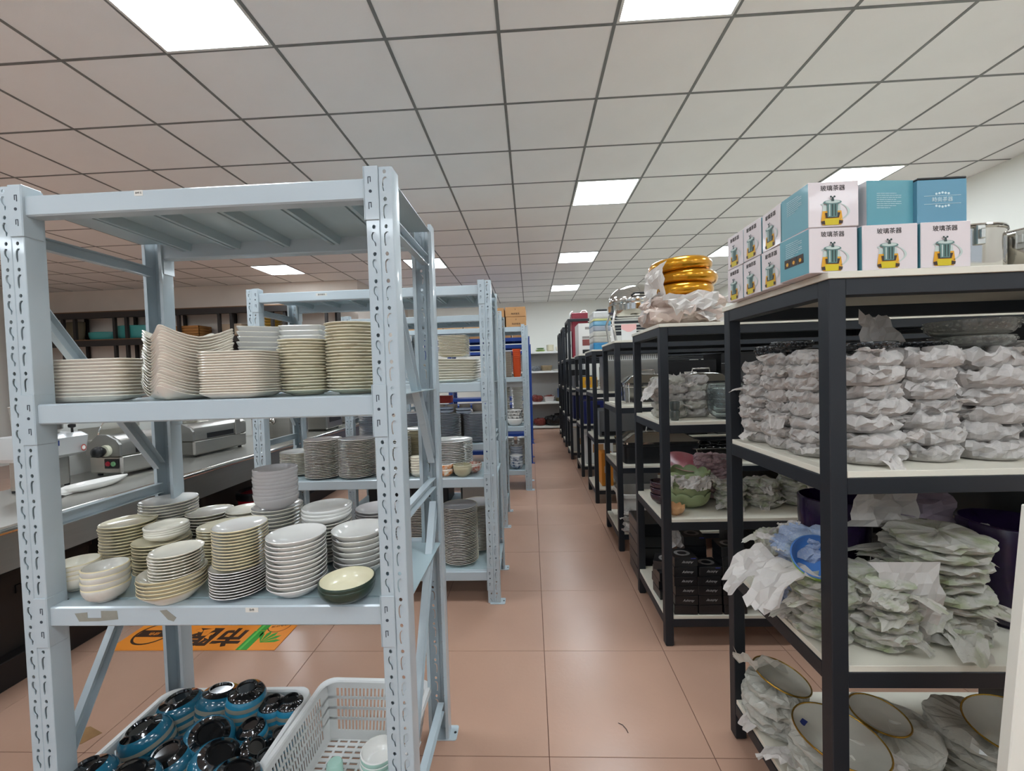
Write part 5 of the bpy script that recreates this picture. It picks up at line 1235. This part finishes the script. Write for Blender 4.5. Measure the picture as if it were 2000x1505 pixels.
# ------------------------------------------------------------------ plastic baskets on the floor under the nearest rack
pl_ = mat('white_basket_plastic', 'd6d6d4', .4, var=(6, .05))
def basket(label, x0, x1, y0, y1, H, rz=0.0, slots=True):
    t = thing('plastic_basket', label, 'basket', ((x0+x1)/2, (y0+y1)/2, .001), rz, 'white plastic baskets under the nearest rack')
    a, c = (x1-x0)/2, (y1-y0)/2; tp = .86
    b = MB(); R_ = lambda s, z, d=0: [(px, py, z) for px, py in rrect(a*s+d, c*s+d, .05, 6)]
    b.loft([R_(1, H-.006, -.004), R_(1, H, .0), R_(1, H, .014), R_(1, H-.016, .017), R_(1, H-.016, .013), R_(1, H-.005, .011), R_(1, H-.008, -.0005)], 0, False, False); b.build('rim', pl_, t, 50)
    # four perforated side walls built of bars
    def wall(p0, p1, q0, q1, n):
        """bars between the bottom edge p0-p1 and the top edge q0-q1"""
        w = MB(); P = [Vector(v) for v in (p0, p1, q0, q1)]
        nrm = (P[1]-P[0]).cross(P[2]-P[0]).normalized()*.0016
        def quad(u0, u1, v0, v1):
            c_ = []
            for (u, v) in ((u0, v0), (u1, v0), (u1, v1), (u0, v1)):
                c_.append(P[0].lerp(P[1], u).lerp(P[2].lerp(P[3], u), v))
            w.loft([[tuple(k-nrm) for k in c_], [tuple(k+nrm) for k in c_]], 0)
        rows = (0, .16, .20, .34, .38, .52, .56, .70, .74, .88, 1.0)
        quad(0, 1, 0, .16); quad(0, 1, .88, 1)
        for v0 in (.33, .51, .69): quad(0, 1, v0, v0+.045)
        quad(0, .09, .16, .88); quad(.91, 1, .16, .88)
        for k in range(1, n): u = .09+.82*k/n; quad(u-.22/n*.82, u+.22/n*.82, .16, .88)
        w.build('side_grille', pl_, t)
    A, Cc = a*tp, c*tp; h1 = H-.004
    wall((-A, -Cc, .004), (A, -Cc, .004), (-a, -c, h1), (a, -c, h1), int(2*a/.018)); wall((A, Cc, .004), (-A, Cc, .004), (a, c, h1), (-a, c, h1), int(2*a/.018))
    wall((-A, Cc, .004), (-A, -Cc, .004), (-a, c, h1), (-a, -c, h1), int(2*c/.018)); wall((A, -Cc, .004), (A, Cc, .004), (a, -c, h1), (a, c, h1), int(2*c/.018))
    # floor grille
    g = MB(); nx = int(2*A/.035); ny = int(2*Cc/.022)
    for k in range(nx+1): xx = -A+2*A*k/nx; g.box(xx-.0045, xx+.0045, -Cc, Cc, 0, .004)
    for k in range(ny+1): yy = -Cc+2*Cc*k/ny; g.box(-A, A, yy-.0065, yy+.0065, .0003, .0037)
    g.build('floor_grille', pl_, t)
    return t
basket('white slotted plastic basket full of teal and black bowls', -1.40, -.865, .98, 1.535, .20, .02)
basket('white slotted plastic basket holding a few mint bowls', -.835, -.432, .99, 1.585, .20, -.03)

# glazed bowls, turned over, in the first basket
gb_ = mat('black_glaze', '0a0b0d', .08, coat=.7); gt = mat('teal_glaze', '1b5d76', .12, coat=.6); gt2 = mat('light_teal_glaze', '2a80a0', .12, coat=.6); gc = mat('stone_glaze', '8c8a7e', .3, coat=.3)
def glazed(R, H, tl, oval=1.0):
    R *= 1.08; pr = [(0, H-.006), (R*.42, H-.006), (R*.46, H), (R*.52, H), (R*.56, H-.006), (R*.76, H*.80), (R*.90, H*.60), (R*.97, H*.42), (R, H*.26), (R*1.005, H*.12), (R, 0), (R*.95, 0), (R*.90, H*.5), (R*.55, H-.014), (0, H-.014)]
    b = MB(); b.lathe(pr, 32, mi=[0, 0, 0, 0, 0, 0 if tl else 1, 1, 1, 2, 2, 2, 0, 0, 0], sx=oval); return b.mesh('glazed_bowl', [gb_, gt2 if tl else gt, gc], 50)
GBo = [glazed(.062, .058, 0, 1.15), glazed(.060, .056, 1), glazed(.046, .052, 1)]
GT = 'black and teal glazed bowls in the first basket'
def bstack(x, y, z, n, kind, rot, lab, pitch=.027):
    e = Matrix.Rotation(rot[2], 4, 'Z') @ Matrix.Rotation(rot[0], 4, 'X') @ Matrix.Rotation(rot[1], 4, 'Y')
    ax = e @ Vector((0, 0, 1))
    for i in range(n):
        o = link('glazed_bowl', GBo[kind], None); o.matrix_world = Matrix.Translation(Vector((x, y, z))+ax*pitch*i) @ e
        tag(o, (ORD[n-1-i]+' upturned teal and black bowl of ' if n > 1 else 'lone upturned teal and black bowl, ')+lab, 'bowl', GT)
for (x, y, z, n, k, rot, lab) in [
    (-1.29, 1.36, .05, 6, 0, (.10, -.25, .3), 'the tall leaning stack at the basket edge'),
    (-1.285, 1.46, .05, 6, 0, (.0, -.10, .5), 'the rear corner stack'),
    (-1.18, 1.46, .06, 6, 0, (-.1, .1, .2), 'the rear stack beside the corner'),
    (-1.145, 1.375, .10, 5, 0, (.55, .35, .2), 'the strongly tilted striped stack'),
    (-1.075, 1.465, .08, 6, 1, (.0, .1, 0), 'the highest stack in the basket'),
    (-1.165, 1.285, .09, 4, 0, (.25, -.1, .2), 'the stack in front of the leaning one'),
    (-1.055, 1.27, .10, 4, 0, (.35, .35, .4), 'the tilted stack in the basket middle'),
    (-.975, 1.47, .06, 5, 2, (0, .05, 0), 'the small rear stack, first of three'),
    (-.910, 1.475, .06, 5, 2, (0, .05, 0), 'the small rear stack, second of three'),
    (-.905, 1.385, .05, 4, 2, (.1, .2, 0), 'the small stack by the basket rim'),
    (-.985, 1.39, .05, 5, 2, (.1, 0, 0), 'the small stack before the rear three'),
    (-.975, 1.31, .11, 3, 2, (.3, .55, .3), 'the small toppled stack'),
    (-.905, 1.295, .05, 4, 2, (.1, .2, .2), 'the small stack nearest the rim middle'),
    (-1.30, 1.16, .10, 5, 0, (.0, -.25, .1), 'the front corner stack'),
    (-1.20, 1.155, .10, 5, 0, (.1, .1, .2), 'the front stack beside the corner'),
    (-1.085, 1.17, .07, 4, 2, (.2, .6, .3), 'the toppled front stack'),
    (-1.00, 1.225, .06, 4, 2, (.1, .2, .1), 'the small front middle stack'),
    (-.935, 1.16, .10, 5, 0, (.2, .35, .5), 'the big stack at the front rim'),
    (-1.08, 1.06, .06, 4, 1, (0, 0, 0), 'the stack at the front edge of the basket'),
]:
    bstack(x, y, z, n, k, rot, lab)
# mint bowls in the second basket
mb_ = crock('bowl', .060, .050, (C['mint'], C['wht'], C['wht']), foot=.5)
stack('mint_bowl', 'bowl', mb_, 4, .016, (-.555, 1.392, .006), 'mint green bowl', 'the stack in the second basket', 'mint bowls in the second basket', tilt=.02)
b = MB(); b.lathe([(0, .07), (.022, .07), (.026, .064), (.029, .0), (.026, 0), (.022, .06), (0, .062)], 24); o = b.build('mint_cup', C['mint'], None, 50, (-.700, 1.375, .006)); tag(o, 'small mint green cup upside down in the second basket', 'cup')

# ------------------------------------------------------------------ printed orange mat on the floor
mo = mat('orange_mat', 'e0862a', .55, var=(3, .10)); mt = thing('floor_mat', 'orange printed floor mat with bamboo picture and dark lettering', 'mat', (-1.80, 2.38, 0), .0)
MB().prism([(-.43, -.31), (.46, -.31), (.46, .29), (-.43, .29)], .0005, .003).build('mat_sheet', mo, mt)
mk = mat('mat_ink', '3a2416', .6); mg = mat('bamboo_green', '2f8a2a', .5); mg2 = mat('light_bamboo_green', '58b04a', .5)
b = MB(); b.lathe([(.100, 0), (.088, 0)], 36, (-.30, -.17, .0034)); b.box(-.385, -.215, -.200, -.140, .0033, .0036)
b.build('round_seal', mk, mt, recalc=False)
text('绿色', .03, mo, mt, Matrix.Translation((-.30, -.17, .0038)) @ Matrix.Rotation(PI, 4, 'Z'))
text('市限', .16, mk, mt, Matrix.Translation((.075, -.19, .0034)) @ Matrix.Rotation(PI, 4, 'Z'), bold=.006)
text('长四大锅厂', .062, M['white'], mt, Matrix.Translation((.05, -.055, .0034)) @ Matrix.Rotation(PI, 4, 'Z'))
b = MB()
b.prism([(.255, -.31), (.315, -.31), (.315, -.15), (.255, -.15)], .003, .0036, mi=0); b.prism([(.258, -.146), (.312, -.146), (.312, .05), (.258, .05)], .003, .0036, mi=0)
b.prism([(.268, -.31), (.282, -.31), (.282, .05), (.268, .05)], .0036, .0039, mi=1)
for k in range(5): a = .2+.45*k; b.prism([(.345, -.25), (.345+.075*math.cos(a)-.012*math.sin(a), -.25+.075*math.sin(a)+.012*math.cos(a)), (.345+.10*math.cos(a), -.25+.10*math.sin(a)), (.345+.075*math.cos(a)+.012*math.sin(a), -.25+.075*math.sin(a)-.012*math.cos(a))], .003, .0036, mi=0)
b.build('bamboo_picture', [mg, mg2], mt)
b = MB(); b.lathe([(.062, 0), (.057, 0)], 30, (.365, -.10, .0034)); b.build('small_seal', mk, mt, recalc=False)
text('绿色环保', .022, mk, mt, Matrix.Translation((.365, -.10, .0034)) @ Matrix.Rotation(PI+.3, 4, 'Z'))
# scraps on the floor
b = MB(); b.prism([(0, 0), (.10, .02), (.13, .07), (.05, .10), (-.04, .06)], .0004, .0016); o = b.build('cardboard_scrap', mat('scrap_card', '8d6a44', .8, var=(20, .4)), None, None, (-1.86, 1.50, 0)); tag(o, 'torn brown cardboard scrap on the floor at the picture edge', 'scrap')
b = MB(); b.tube([(.30, 1.63, .002), (.315, 1.62, .003), (.325, 1.60, .003), (.328, 1.585, .002)], .0012, 5); o = b.build('string_bit', M['black'], None); tag(o, 'short dark thread lying on the aisle floor', 'thread')
